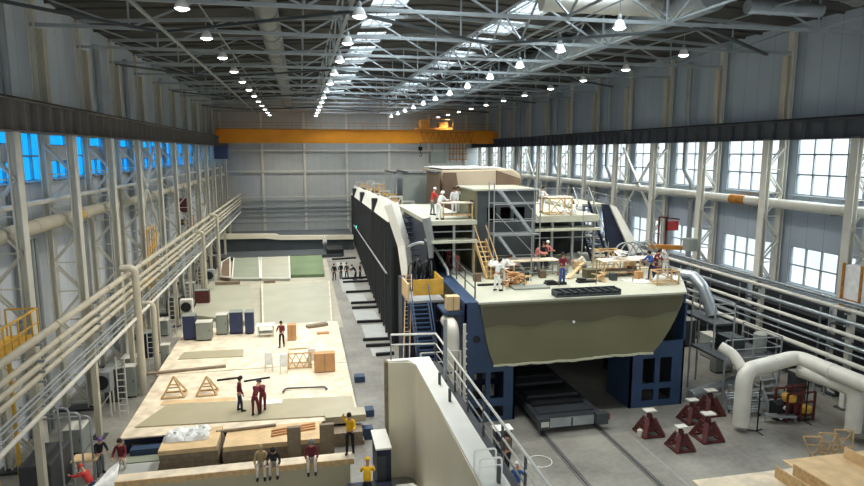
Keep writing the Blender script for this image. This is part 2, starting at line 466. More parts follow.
# ================================================================== OVERHEAD SERVICES
def duct(name, label, pts, r, m='duct_white', cat='duct', n=16, bands=None, rad=.8, group=None):
    o = thing(name, label, cat, Vector(pts[0]), group=group)
    P_ = rounded(pts, rad) if len(pts) > 2 else [Vector(p) for p in pts]
    MB().path(P_, r, n).build('duct_shell', m, o, smooth=True)
    if bands:
        for i in range(len(pts) - 1):
            a, c = Vector(pts[i]), Vector(pts[i + 1]); L = (c - a).length; k = int(L // bands)
            for j in range(1, k + 1):
                p = a + (c - a) * (j * bands / L)
                if (p - a).length < rad or (p - c).length < rad: continue
                d = (c - a).normalized() * .05; MB().path([p - d, p + d], r * 1.06, n).build('seam_band', m, o, smooth=True)
    return o
duct('air_duct', 'long round grey duct under the roof, running down the hall left of the skylights', [(-1.5, 21, 20.75), (-1.5, 104.5, 20.75)], .62, 'duct_roof', bands=3.2)
duct('air_duct', 'long wide round duct under the roof beside the right skylight lamps', [(19.2, 27, 20.8), (19.2, 104, 20.8)], .75, 'duct_metal', bands=3.2)
duct('air_duct', 'short pale round duct crossing at the top edge above the skylight', [(12.0, 30.5, 20.9), (19.0, 30.5, 20.9)], .45, 'duct_white', bands=2)
hd_ = duct('air_duct', 'round duct hanging crosswise below the roof at the upper right', [(20.6, 26.5, 20.2), (24.6, 26.5, 20.2)], .32, 'duct_metal', bands=1.2)
for x in (21.4, 24): MB().bar((x, 26.5, 20.5), (x, 26.5, zroof(x)), .04).build('hanger', 'steel_grey', hd_)
duct('air_duct', 'thick pale duct end at the top right edge', [(21.8, 23.6, 20.8), (26.5, 26.3, 20.9)], .5, 'duct_roof', bands=1.2)
tr = MB()
tr.bar((-6.3, 21, ZC - .25), (-6.3, 104, ZC - .25), .16, .1)
for k in range(12): tr.bar((-6.3, YK[k], ZC - .25), (-6.3, YK[k], ZC), .04, .04)
tag(tr.build('cable_tray', 'steel_grey'), 'long thin cable tray hung under the trusses along the left lamps', 'cable tray')
# lamps
def make_lamp():
    t = thing('high_bay_lamp', 'x', 'lamp', (0, 0, 0))
    MB().path([(0, 0, 0), (0, 0, .62)], .018, 6).build('hanger', 'steel_grey', t)
    MB().lathe([(.07, .02), (.1, -.02), (.1, -.2), (.06, -.22)], (0, 0, 0), 12).build('ballast_housing', 'steel_grey', t, smooth=True)
    MB().lathe([(.08, -.2), (.16, -.24), (.26, -.44), (.3, -.54), (.3, -.57), (.28, -.57), (.24, -.46), (.14, -.27)], (0, 0, 0), 16).build('reflector', 'paper', t, smooth=True)
    MB().lathe([(.28, -.54), (.28, -.56), (.14, -.64)], (0, 0, 0), 16).build('lens', 'lamp_lens', t, smooth=True)
    return t
lamp0 = make_lamp(); used = [0]
LROWS = [(-4.3, 'row beside the left cable tray'), (2.55, 'row under the left skylight'), (14.15, 'row under the right skylight'), (21.7, 'outermost row on the right')]
LAMPPOS = []
for xr, rn in LROWS:
    i = 0
    for k in range(12):
        y = 26.5 + 6.5 * k
        if y > 103: continue
        if xr > 20 and k == 0: continue
        lab = '%s bell-shaped ceiling lamp from the camera in the %s' % (ORD[i], rn)
        i += 1
        if used[0] == 0: lamp0.location = (xr, y, ZC - .05); lamp0['label'] = lab; lamp0['group'] = 'high-bay lamps under the trusses'; used[0] = 1
        else: copy_tree(lamp0, (xr, y, ZC - .05), 0, lab, 'high-bay lamps under the trusses')
        LAMPPOS.append((xr, y, ZC - .85))
    hb = MB(); hb.bar((xr, 21, ZC + .55), (xr, 104, ZC + .55), .06, .06)
    struct(hb.build('ceiling_rail', 'truss'))
# ================================================================== BRIDGE CRANE
cr = thing('bridge_crane', 'yellow overhead bridge crane spanning the hall before the back wall', 'crane', (8.8, 92, 14.7))
MB().box(-11.2, 28.9, 91.6, 92.6, 14.75, 16.65).build('girder', 'crane', cr)
MB().box(-11.2, 28.9, 94.6, 95.4, 14.95, 16.6).build('girder', 'crane', cr)
w = MB(); w.box(-11.3, 28.9, 91.35, 92.85, 16.65, 16.75); w.build('walkway', 'orange_rust', cr)
w = MB()
for x in range(-11, 29, 2): w.bar((x, 91.4, 16.75), (x, 91.4, 17.6), .04)
w.bar((-11, 91.4, 17.6), (28.9, 91.4, 17.6), .05); w.bar((-11, 91.4, 17.2), (28.9, 91.4, 17.2), .04); w.build('handrail', 'orange_rust', cr)
for x0 in (-11.3,):
    MB().box(x0 - .1, x0 + .3, 90.8, 96.2, 15.8, 16.5).build('end_truck', 'crane', cr)
MB().box(28.8, 29.3, 90.8, 96.2, 15.6, 16.4).build('end_truck', 'crane', cr)
tl = MB(); x0, x1 = 17.2, 22.6
tl.box(x0, x1, 92., 95., 16.8, 17.1); tl.box(x0 + .6, x0 + 2, 92.6, 94.4, 17.1, 18.2); tl.box(x1 - 2, x1 - .6, 92.6, 94.4, 17.1, 17.9)
for a in (x0, x0 + 1.8, x0 + 3.6, x1): tl.bar((a, 92, 17.1), (a, 92, 18.3), .07)
tl.bar((x0, 92, 18.3), (x1, 92, 18.3), .07); tl.bar((x0 + 1.8, 92, 18.3), (x0 + 2.8, 92, 19), .08); tl.bar((x0 + 3.6, 92, 18.3), (x0 + 2.8, 92, 19), .08)
tl.build('trolley', 'orange_rust', cr)
ct = MB(); n = 9
for i in range(n):
    a = 17.6 + i * .9; ct.bar((a, 91.45, 16.4), (a + .45, 91.45, 14.9), .1); ct.bar((a + .45, 91.45, 14.9), (a + .9, 91.45, 16.4), .1)
ct.bar((17.4, 91.45, 14.9), (26, 91.45, 14.9), .14); ct.bar((17.4, 91.45, 16.4), (26, 91.45, 16.4), .14)
ct.build('lattice_panel', 'orange_rust', cr)
hk = MB(); hk.tube((17.9, 93.6, 16.8), (17.9, 93.6, 14.3), .04, 6); hk.box(17.6, 18.2, 93.4, 93.8, 13.7, 14.3); hk.path(rounded([(17.9, 93.6, 13.7), (17.9, 93.6, 13.3), (18.2, 93.6, 13.), (17.9, 93.6, 12.8), (17.7, 93.6, 13.)], .2), .06, 6)
hk.build('hook', 'black', cr)
cb = MB(); cb.box(19.2, 21.6, 91.8, 93.8, 11.8, 13.6); cb.bar((19.5, 92, 13.6), (19.5, 92, 14.8), .1); cb.bar((21.3, 92, 13.6), (21.3, 92, 14.8), .1)
cb.build('operator_cab', 'grey_cabinet', cr)
cb = MB()
for i in range(6): cb.bar((22.2 + i * .5, 92.2, 14.8), (22.2 + i * .5, 92.2, 12 + (i % 2) * .4), .12)
for zz in (12.4, 13.2, 14): cb.bar((22, 92.2, zz), (25, 92.2, zz), .12)
cb.build('service_cage', 'orange_rust', cr)
sp = MB(); sp.box(-11.0, -9.3, 86, 87.5, 12.6, 14.3); tag(sp.build('control_cabinet', 'navy_cabinet'), 'dark blue box hanging under the left runway beam at the back', 'cabinet')
# ================================================================== PIPE RACKS
LP = [((0, 365), .14, 'topmost thick beige pipe'), ((8, 379), .11, 'second beige pipe from the top'), ((23.6, 379), .11, 'third beige pipe from the top'), ((45, 372), .11, 'fourth beige pipe from the top'),
      ((55, 379), .05, 'upper thin conduit'), ((60, 379), .05, 'lower thin conduit'), ((68, 379), .045, 'lowest thin grey conduit')]
PZL = []
for (px, r_, nm) in LP:
    z = at(px[0], px[1], x=-9.5).z; PZL.append(z)
    m = 'steel_beige' if r_ > .1 else 'steel_grey'
    o = thing('wall_pipe', nm + ' on the rack along the left wall', 'pipe', (-9.5, 10, z), group='pipes on the left rack')
    MB().tube((-9.5, 10, z), (-9.5, 103, z), r_, 10).build('pipe_run', m, o, smooth=True)
    y = 13
    while y < 102: MB().tube((-9.5, y - .06, z), (-9.5, y + .06, z), r_ * 1.25, 10).build('pipe_flange', m, o, smooth=True); y += 6.5
z6 = at(76.4, 379, x=-9.1).z
o = thing('wall_pipe', 'lone pale pipe slung lowest and nearest the floor side of the left rack', 'pipe', (-9.1, 10, z6))
MB().tube((-9.1, 10, z6), (-9.1, 98, z6), .09, 10).build('pipe_run', 'steel_white', o, smooth=True)
def rack_post(x, y, z, s, label, group):
    o = thing('pipe_rack_post', label, 'post', (x, y, 0), group=group)
    MB().box(x - .12, x + .12, y - .15, y + .15, 0, z).build('post', 'steel_beige' if s < 0 else 'steel_white', o)
    a = MB()
    zs = PZL if s < 0 else PZR
    for zz in zs[:5]: a.box(min(x, x - s * .42) - .02, max(x, x - s * .42) + .02, y - .05, y + .05, zz - .28, zz - .19)
    a.build('bracket', 'steel_grey', o)
    MB().box(x - .3, x + .3, y - .3, y + .3, 0, .06).build('base_plate', 'steel_dark', o)
for k in range(-1, 11):
    y = 24.2 + 6.5 * k
    rack_post(-9.78, y, PZL[0] - .15, -1, '%s beige post of the left pipe rack from the camera' % ORD[k + 1], 'posts of the left pipe rack')
RP = [((673.7, 254.4), .09, 'topmost pipe'), ((690, 260.8), .05, 'thin conduit just below the topmost pipe'), ((704.8, 268.7), .11, 'third pipe from the top'), ((704.8, 277.8), .12, 'fourth pipe from the top'), ((707, 288), .11, 'fifth pipe from the top'), ((710, 297), .11, 'sixth pipe from the top'), ((714, 304), .05, 'thin conduit above the lowest pipe'), ((720.6, 314), .14, 'lowest pale pipe')]
PZR = []
for (px, r_, nm) in RP:
    z = at(px[0], px[1], x=27.5).z; PZR.append(z)
    o = thing('wall_pipe', nm + ' on the rack along the right wall', 'pipe', (27.5, 10, z), group='pipes on the right rack')
    m = 'duct_metal' if ('fourth' in nm or 'sixth' in nm or r_ < .1) else 'steel_white'
    MB().tube((27.5, 10, z), (27.5, 103, z), r_, 10).build('pipe_run', m, o, smooth=True)
    y = 14
    while y < 102: MB().tube((27.5, y - .06, z), (27.5, y + .06, z), r_ * 1.25, 10).build('pipe_flange', m, o, smooth=True); y += 6.5
for k in range(-1, 11):
    y = 26.2 + 6.5 * k
    rack_post(27.85, y, PZR[0] - .1, 1, '%s white post of the right pipe rack from the camera' % ORD[k + 1], 'posts of the right pipe rack')
for k in range(0, 12):
    y0 = 22 + 6.6 * k; o = thing('cable_rack', '%s dark cable rack from the camera behind the right wall pipes' % ORD[k], 'rack', (28.5, y0 + 3, 0), group='dark cable racks along the right wall')
    MB().box(28.75, 28.85, y0, y0 + 6, .3, 4.9).build('back_sheet', 'rack_dark', o)
    for q in range(4): MB().box(28.3, 28.75, y0, y0 + 6, 1.0 + q * 1.05, 1.06 + q * 1.05).build('shelf', 'steel_dark', o)
    for yy in (y0, y0 + 3, y0 + 5.9): MB().box(28.28, 28.36, yy, yy + .08, 0, 4.9).build('upright', 'steel_grey', o)
cw = MB()
for zz in (PZR[4] - .5, PZR[4] - 1.1): cw.bar((28.0, 14, zz), (28.0, 103, zz), .3, .08)
tag(cw.build('cable_tray', 'steel_dark'), 'dark double cable tray behind the right pipe rack', 'cable tray')
# wall ducts at window height
wd_r = duct('wall_duct', 'thick white duct along the right wall under the upper windows', [(29.75, 10, 10.25), (29.75, 103, 10.25)], .3, 'duct_white', bands=3.2)
wd_l = duct('wall_duct', 'thick beige duct along the left wall below the blue windows', [(-12., 12, 10.1), (-12., 44, 10.1)], .34, 'steel_beige', bands=3.2)
duct('wall_duct', 'slim pale pipe along the left wall just under the blue windows', [(-12.1, 12, 11.15), (-12.1, 103, 11.15)], .12, 'steel_white', bands=6.5)
duct('wall_duct', 'beige wall duct further back along the left wall', [(-12., 47, 10.0), (-12., 103, 10.0)], .28, 'steel_beige', bands=3.2)
MB().tube((29.75, 37., 10.25), (29.75, 38.5, 10.25), .33, 14).build('orange_collar', 'orange_rust', wd_r, smooth=True)
MB().tube((-12., 36.6, 10.1), (-12., 37.2, 10.1), .37, 14).build('yellow_collar', 'yellow', wd_l, smooth=True)
for nm_, xx, zz, dd in (('r', 29.75, 10.25, XR), ('l', -12., 10.1, XL)):
    for q in range(6):
        MB().box(min(xx, dd), max(xx, dd), YK[q] + 2, YK[q] + 2.1, zz - .42, zz - .33).build('bracket', 'steel_grey', wd_r if nm_ == 'r' else wd_l)
# vertical downpipes with a kink
def downpipe(x, y, ztop, zbot, zk, dy, r_, m, label, group=None):
    duct('downpipe', label, [(x, y, ztop), (x, y, zk + .5), (x, y - dy, zk - .6), (x, y - dy, zbot)], r_, m, 'pipe', 12, None, .3, group)
for k, y in enumerate([44.6, 57.6, 70.5, 83.5]):
    downpipe(30., y, 20.4, .0, 11.6, 1.1, .2, 'steel_grey', '%s kinked grey downpipe from the camera on the right wall' % ORD[k], 'downpipes on the right wall')
for k, y in enumerate([31.8, 45.2, 52, 64.2, 77]):
    downpipe(-12.75, y, 20.4, .0, 12.6, .5, .17, 'steel_grey', '%s slim downpipe from the camera on the left wall' % ORD[k], 'downpipes on the left wall')
# thick risers that come down in front of the left rack
for k, (px, py, px2, py2, x) in enumerate([(135, 268, 141, 384, -9.), (153, 303, 157, 352, -8.9), (203, 232, 206, 278, -8.8), (217, 215, 220, 255, -8.7)]):
    p = at(px, py, x=x); q = Vector((x, p.y, 0))
    z0 = p.z
    duct('riser_pipe', '%s from the camera of the fat beige risers before the left pipe rack' % ORD[k], [(x - .75, p.y, z0), (x, p.y, z0), (x, p.y, .0)], .2 if k == 0 else .16, 'steel_beige', 'pipe', 12, None, .4, 'risers at the left rack')
# ================================================================== LEFT AISLE EQUIPMENT
def cage(x0, x1, y0, y1, z, label):
    o = thing('access_gate', label, 'platform', ((x0 + x1) / 2, (y0 + y1) / 2, z))
    MB().box(x0, x1, y0, y1, z, z + .22).build('platform', 'yellow', o)
    f = MB()
    for i in range(7):
        y = y0 + (y1 - y0) * i / 6
        f.bar((x1, y, z + .2), (x1, y, z + 1.25), .05)
    f.bar((x1, y0, z + 1.25), (x1, y1, z + 1.25), .06); f.bar((x1, y0, z + .7), (x1, y1, z + .7), .05)
    f.bar((x0, y1, z + .2), (x0, y1, z + 1.25), .05); f.bar((x0, y1, z + 1.25), (x1, y1, z + 1.25), .06); f.build('handrail', 'yellow', o)
    s = MB()
    for yy in (y0 + .1, y1 - .1): s.bar((x0, yy, z), (x0, yy, 0.02), .12)
    s.build('support_leg', 'yellow', o)
    return o
cage(-11.2, -10.1, 22.5, 25.9, 6.3, 'yellow railed platform standing beside the nearest left column')
o = thing('access_gate', 'yellow ladder frame low at the left edge beneath the pipe rack', 'ladder', (-10.3, 21.5, 0))
f = MB()
for yy in (20.9, 22.1): f.bar((-10.3, yy, 0), (-10.3, yy, 3.3), .1)
f.build('ladder_side', 'yellow', o); f = MB()
for i in range(9): f.bar((-10.3, 20.9, .4 + i * .33), (-10.3, 22.1, .4 + i * .33), .05)
f.build('rung', 'yellow', o)
o = thing('access_gate', 'yellow railed stair cage behind the left pipe rack in mid hall', 'platform', (-10.6, 47, 0))
f = MB()
for yy in (45.5, 46.2, 46.9, 47.6, 48.3): f.bar((-10.5, yy, 4.5), (-10.5, yy, 8.2), .07)
for zz in (5.5, 6.8, 8.2): f.bar((-10.5, 45.5, zz), (-10.5, 48.3, zz), .07)
f.build('handrail', 'yellow', o)
f = MB(); f.box(-11.2, -10.3, 45.3, 48.5, 4.3, 4.5); f.build('platform', 'yellow', o)
f = MB()
for yy in (45.4, 48.4):
    f.bar((-11.1, yy, 0), (-11.1, yy, 4.3), .1)
f.build('support_leg', 'yellow', o)
def heater(x, y, z, label, m='steel_grey'):
    o = thing('fan_heater', label, 'heater', (x, y, 0), group='fan units along the left aisle')
    MB().box(x - .45, x + .45, y - .35, y + .35, z, z + 1.1).build('housing', m, o, bevel=.04)
    MB().lathe([(.36, 0), (.36, .06)], (0, 0, 0), 18).v
    g = MB()
    ring = [(x + .36 * math.cos(a), y - .36, z + .55 + .36 * math.sin(a)) for a in [2 * PI * i / 16 for i in range(17)]]
    g.path([(x, y - .35, z + .55), (x, y - .42, z + .55)], .38, 18); g.build('fan_guard', 'black', o)
    l = MB()
    for dx in (-.38, .38):
        for dy in (-.28, .28): l.bar((x + dx, y + dy, 0), (x + dx, y + dy, z), .06)
    l.bar((x - .38, y - .28, z * .1), (x + .38, y - .28, z * .9), .05); l.build('stand', 'steel_white', o)
p = at(103, 385, z=1.6)
heater(p.x, p.y, 1.3, 'pale fan unit with a black mouth by the aisle near the plywood platform')
heater(-8.9, 49.5, 1.2, 'fan unit under the pipe rack beyond the blue cabinets', 'steel_white')
heater(-8.9, 62., 1.2, 'farthest fan unit under the left pipe rack', 'steel_grey')
def cabinet(x, y, w, d, h, m, label, z=0, name='control_cabinet', group=None):
    o = thing(name, label, 'cabinet', (x, y, z), group=group)
    MB().box(x - w / 2, x + w / 2, y - d / 2, y + d / 2, z + .08, z + h - .04).build('body', m, o, bevel=.015)
    MB().box(x - w / 2 - .02, x + w / 2 + .02, y - d / 2 - .02, y + d / 2 + .02, z + h - .04, z + h).build('top_panel', 'grey_cabinet' if m != 'grey_cabinet' else 'steel_white', o)
    MB().box(x - w / 2 + .04, x + w / 2 - .04, y - d / 2 + .04, y + d / 2 - .04, z, z + .08).build('plinth', 'black', o)
    dr = MB().box(x - w / 2 + .05, x + w / 2 - .05, y - d / 2 - .025, y - d / 2, z + .14, z + h - .1).build('door', m, o)
    MB().box(x + w / 2 - .13, x + w / 2 - .1, y - d / 2 - .06, y - d / 2 - .025, z + h * .5, z + h * .5 + .15).build('handle', 'black', dr)
    return o
p = at(132, 396, z=0); cabinet(p.x, p.y, .65, .6, 1.8, 'grey_cabinet', 'tall grey cabinet in the left aisle beside the fan unit')
cabinet(-8.7, 40.5, .5, .5, 1.5, 'grey_cabinet', 'slim grey cabinet at the foot of a riser by the second platform')
cabinet(-8.8, 56.5, 1.2, .7, 1.5, 'red_dark', 'dark red cabinet under the left pipe rack in mid hall')
# bent pipe group at the lower left
for k, (dx, dz) in enumerate([(0, 0), (.35, -.25), (.75, -.6), (1.1, -.9)]):
    x = -9.6 + .28 * k
    duct('bent_pipe', '%s from the rack of the bent grey pipes behind the red-jacketed worker' % ORD[k], [(-10.9, 25.6 + .3 * k, 3.7 + dz), (x, 25.6 + .3 * k, 3.7 + dz), (x, 25.6 + .3 * k, .0)], .045, 'steel_grey', 'pipe', 8, None, .25, 'bent pipes at the left rack')
o = MB(); o.box(-10.9, -9.75, 24.9, 27, .0, 1.6); tag(o.build('pump_skid', 'steel_dark', bevel=.05), 'dark pump housing beneath the bent pipes at lower left', 'machine')
# bundles of vertical service pipes against the left wall
k = 0
for y in (31.2, 38.3, 44.2, 58, 70):
    for j in range(3):
        yy = y + j * .45
        duct('service_pipe', '%s upright of the %s upright pipe trio from the camera on the left wall' % (ORD[j], ORD[[31.2, 38.3, 44.2, 58, 70].index(y)]), [(-12.3, yy, .0), (-12.3, yy, 9.5)], .09, 'steel_grey' if j else 'duct_metal', 'pipe', 8, None, .3, 'upright service pipes on the left wall')
for k, (y, h_, m_) in enumerate([(29.5, 1.2, 'grey_cabinet'), (35.5, 1.9, 'steel_dark'), (38.8, 1.4, 'grey_cabinet'), (43, 1.7, 'navy_dark'), (48, 1.2, 'grey_cabinet'), (53, 1.8, 'steel_dark'), (60, 1.5, 'grey_cabinet'), (67, 1.8, 'brown'), (75, 1.6, 'steel_dark')]):
    cabinet(-10.35, y, .8, 1., h_, m_, '%s utility cabinet from the camera standing among the left wall columns' % ORD[k], group='utility cabinets among the left columns')
for k, y in enumerate([33, 39.5, 46, 52.5, 59]):
    o = thing('cat_ladder', '%s slim pale ladder from the camera beside the posts of the left pipe rack' % ORD[k], 'ladder', (-9.9, y, 0), group='slim ladders on the left')
    f = MB()
    for dx in (-.2, .2): f.bar((-9.3 + dx, y, 0), (-9.3 + dx, y, 3.2), .05)
    f.build('ladder_side', 'steel_white', o); f = MB()
    for q in range(9): f.bar((-9.5, y, .3 + q * .33), (-9.1, y, .3 + q * .33), .035)
    f.build('rung', 'steel_white', o)
# ================================================================== PLYWOOD PLATFORMS (left)
def platform(x0, x1, y0, y1, z, label, m='plywood', edge='navy_dark'):
    o = thing('work_platform', label, 'platform', ((x0 + x1) / 2, (y0 + y1) / 2, 0))
    MB().box(x0, x1, y0, y1, z - .06, z).build('plywood_top', m, o)
    b = MB(); n = max(2, int((x1 - x0) / 2.2))
    for yy in (y0 + .3, (y0 + y1) / 2, y1 - .3): b.box(x0 + .15, x1 - .15, yy - .1, yy + .1, z - .42, z - .06)
    b.build('joist', edge, o); s = MB()
    for i in range(n + 1):
        x = x0 + .3 + (x1 - x0 - .6) * i / n
        for yy in (y0 + .3, (y0 + y1) / 2, y1 - .3): MB().box(x - .1, x + .1, yy - .1, yy + .1, 0, z - .42).build('prop', edge, o)
    return o
ZP = .8
platform(-8.3, 2.4, 28.5, 36.65, ZP, 'near plywood-topped work platform with two bent-over workers')
platform(-8.5, 2.4, 36.75, 46.2, ZP, 'second plywood-topped work platform carrying the cabinets')
def slab_thing(name, label, cat, poly, z0, z1, m, group=None, bevel=0):
    return tag(MB().prism([tuple(p) for p in poly], 'z', z0, z1).build(name, m, bevel=bevel), label, cat, group)
def pz(l, z): return [at(a, c, z=z).to_tuple()[:2] for a, c in l]
slab_thing('mould_sheet', 'large tan trapezoid mould panel under the bent-over workers', 'mould panel', pz([(135, 427), (168, 404), (352, 396), (357, 414)], ZP + .05), ZP, ZP + .06, 'mold_tan')
slab_thing('mould_sheet', 'narrow grey-tan mould panel before the cabinets', 'mould panel', pz([(178, 359), (184, 352), (244, 349), (243, 356)], ZP + .05), ZP, ZP + .05, 'mold_tan')
slab_thing('paint_patch', 'pale yellow rectangle laid at the left of the near platform', 'sheet', pz([(160, 404), (163, 400), (236, 396), (236, 402)], ZP + .07), ZP + .001, ZP + .02, 'plywood_warm')
def plank(px0, py0, px1, py1, z, label, w=.25, h=.12, m='lumber_grey', group=None):
    a = at(px0, py0, z=z); c = at(px1, py1, z=z)
    return tag(MB().bar(a + Vector((0, 0, h / 2)), c + Vector((0, 0, h / 2)), w, h).build('wooden_plank', m), label, 'plank', group)
plank(146, 375, 226, 367, ZP, 'long dark plank across the seam between the two platforms', .25, .12)
plank(217, 381, 241, 378, ZP, 'short black bar behind the bent-over workers, left one', .12, .08, 'black')
plank(244, 382, 270, 378, ZP, 'short black bar behind the bent-over workers, right one', .12, .08, 'black')
plank(307, 328, 327, 325, ZP, 'stacked dark board at the rear edge of the second platform', .5, .2, 'lumber_grey')
plank(317, 334, 329, 333, ZP, 'small tan board lying before the dark one on the second platform', .4, .1, 'box_board')
t_ = MB(); a = at(283, 392, z=ZP + .1); c = at(327, 389, z=ZP + .1)
t_.path(rounded([a, a + Vector((.1, .5, 0)), c + Vector((-.1, .35, 0)), c], .3), .05, 8)
tag(t_.build('bent_rod', 'steel_dark', smooth=True), 'long bent grey rod lying on the near platform', 'rod')
s = MB(); p = at(272, 402, z=ZP + .07); s.box(p.x - .5, p.x + .5, p.y - .25, p.y + .3, ZP + .06, ZP + .09)
tag(s.build('drawing_sheet', 'paper'), 'white sheet lying before the bent-over workers', 'paper')
# cabinets standing on the second platform
for (xa, xb, yy, h, m, lab) in [(-8.15, -7.35, 43.8, 1.7, 'navy_cabinet', 'leftmost navy cabinet in the row on the second platform'), (-7.25, -6.25, 43.4, 1.3, 'grey_cabinet', 'low grey cabinet between the leftmost navy one and the taller grey one'),
                           (-6.1, -5.35, 44.6, 1.45, 'grey_cabinet', 'grey cabinet just left of the widest navy cabinet'), (-5.2, -4.35, 44.6, 1.6, 'navy_cabinet', 'wide navy cabinet in the middle of the row'), (-4.15, -3.55, 44.4, 1.6, 'navy_cabinet', 'rightmost narrow navy cabinet beside the white bench')]:
    cabinet((xa + xb) / 2, yy, xb - xa, .8, h, m, lab, ZP, 'storage_cabinet', 'cabinets on the second platform')
# white bench and trestle right of them
o = thing('workbench', 'small white workbench right of the navy cabinets', 'bench', (-2.7, 43.4, ZP))
MB().box(-3.3, -2.1, 43, 43.8, ZP + .75, ZP + .82).build('top', 'paper', o)
l = MB()
for dx in (-3.2, -2.2):
    for dy in (43.1, 43.7): MB().box(dx - .04, dx + .04, dy - .04, dy + .04, ZP, ZP + .75).build('leg', 'steel_white', o)
MB().box(-3.2, -2.2, 43.1, 43.7, ZP + .25, ZP + .3).build('shelf', 'grey_cabinet', o)
# wooden pyramid frames
def pyramid(x, y, z, s, label):
    o = thing('pyramid_trestle', label, 'trestle', (x, y, z), group='pyramid trestles')
    bs = [(x - s, y - s * .8, z), (x + s, y - s * .8, z), (x + s, y + s * .8, z), (x - s, y + s * .8, z)]; ap = (x, y, z + 1.9 * s)
    for q in bs: MB().bar((q[0], q[1], z + .03), ap, .07).build('leg', 'lumber', o)
    f = MB()
    for i in range(4): f.bar(Vector(bs[i]) + Vector((0, 0, .05)), Vector(bs[(i + 1) % 4]) + Vector((0, 0, .05)), .08)
    for i in range(4):
        a = (Vector(bs[i]) + Vector(ap)) / 2; c = (Vector(bs[(i + 1) % 4]) + Vector(ap)) / 2; f.bar(a, c, .06)
    f.build('base_frame', 'lumber', o)
p = at(174, 397, z=ZP); pyramid(p.x, p.y + .2, ZP, .55, 'left one of two wooden pyramid trestles on the near platform')
p = at(207, 395, z=ZP); pyramid(p.x, p.y + .2, ZP, .5, 'right one of two wooden pyramid trestles on the near platform')
# board boxes
def carton(x, y, z, w, d, h, label, m='box_board', tilt=0, name='board_box', group=None):
    o = thing(name, label, 'box', (x, y, z), group=group)
    MB().box(x - w / 2, x + w / 2, y - d / 2, y + d / 2, z + .05, z + h).build('panel_body', m, o, bevel=.01)
    MB().box(x - .02, x + .02, y - d / 2 - .008, y - d / 2, z + .06, z + h).build('seam_strip', 'lumber_grey', o)
    MB().box(x - w / 2 + .03, x + w / 2 - .03, y - d / 2 + .05, y + d / 2 - .05, z, z + .05).build('base_runner', 'lumber_grey', o)
    return o
p = at(325, 373, z=ZP); carton(p.x, p.y + .3, ZP, 1.2, .5, 1.15, 'brown two-panel board box beside the lattice crate')
p = at(292, 341, z=ZP); carton(p.x, p.y + .3, ZP, .6, .5, 1.1, 'narrow brown board box behind the lone dark-clad worker')
def crate(x, y, z, w, d, h, label, m='lumber', n=4):
    o = thing('timber_trestle', label, 'frame', (x, y, z)); f = MB()
    for a in (x - w / 2, x + w / 2):
        for c in (y - d / 2, y + d / 2): f.bar((a, c, z), (a, c, z + h), .07)
    for zz in (z + .08, z + h):
        f.bar((x - w / 2, y - d / 2, zz), (x + w / 2, y - d / 2, zz), .07); f.bar((x - w / 2, y + d / 2, zz), (x + w / 2, y + d / 2, zz), .07)
        f.bar((x - w / 2, y - d / 2, zz), (x - w / 2, y + d / 2, zz), .07); f.bar((x + w / 2, y - d / 2, zz), (x + w / 2, y + d / 2, zz), .07)
    f.build('frame', m, o); f = MB()
    for i in range(n):
        a = x - w / 2 + w * i / n; c = a + w / n
        f.bar((a, y - d / 2, z + .1), (c, y - d / 2, z + h), .05); f.bar((c, y - d / 2, z + .1), (a, y - d / 2, z + h), .05)
    f.build('lattice', m, o)
    return o
p = at(300, 369, z=ZP); crate(p.x, p.y + .5, ZP, 1.3, .9, .95, 'wooden lattice crate between the brown box and the white chairs', n=3)
def white_rack(px, py, label):
    p = at(px, py, z=ZP); o = thing('drying_rack', label, 'rack', (p.x, p.y, ZP)); f = MB()
    for dx in (-.2, .2):
        f.bar((p.x + dx, p.y - .3, ZP), (p.x + dx, p.y, ZP + 1.15), .05); f.bar((p.x + dx, p.y + .3, ZP), (p.x + dx, p.y, ZP + 1.15), .05)
    f.build('leg', 'steel_white', o)
    MB().box(p.x - .22, p.x + .22, p.y - .12, p.y + .02, ZP + .35, ZP + 1.1).build('board', 'paper', o)
white_rack(284, 372, 'white folding stand left of the lattice crate')
white_rack(312, 366, 'white folding stand squeezed between lattice crate and brown box')
white_rack(269, 370, 'small grey-white stand left on the open platform')
# ---- timber stacks and front beam
def stack(x0, x1, y0, y1, z0, n, th, label, m='lumber_grey', top='lumber', nx=1):
    o = thing('timber_stack', label, 'timber stack', ((x0 + x1) / 2, (y0 + y1) / 2, z0))
    for i in range(n):
        z = z0 + i * th; e = random.uniform(-.06, .06)
        MB().box(x0 + e, x1 + e, y0, y1, z + .012, z + th).build('board_layer', top if i == n - 1 else m, o)
    return o
stack(-6.0, -3.7, 25.6, 27.6, 0, 7, .2, 'grey-brown stack of boards at the left of the front timber row', 'lumber_grey', 'plywood_warm')
stack(-3.5, .6, 25.6, 27.4, 0, 6, .22, 'long light-topped stack of beams behind the seated workers', 'lumber_grey', 'plywood_warm')
stack(1.0, 3.3 - .8, 27.3, 28.2, 0, 3, .22, 'low stack of dark planks under the platform corner at the right', 'lumber_grey', 'lumber_grey')
b = MB(); b.box(-7.7, 3.0, 27.75, 28.2, 0, .55); tag(b.build('steel_channel', 'navy'), 'long dark blue beam lying along the front of the near platform', 'beam')
b = MB(); b.box(-8, -3.2, 27.1, 27.7, 0.0, .3); tag(b.build('foam_slab', 'mold_greygreen'), 'pale green slab lying before the blue beam', 'slab')
b = MB(); b.box(-8.0, -6.1, 25.1, 27, 0, .25); b.box(-7.9, -6.2, 25.3, 26.8, .25, .4); tag(b.build('foam_slab', 'floor_pale'), 'wide pale slab on the floor left of the board stack', 'slab')
b = film(-6.0, -4.2, 26.3, 27.4, 1.4, .28)
tag(b.build('plastic_film', 'plastic_sheet', smooth=True), 'crumpled white plastic film heaped on the grey-brown board stack', 'plastic film')
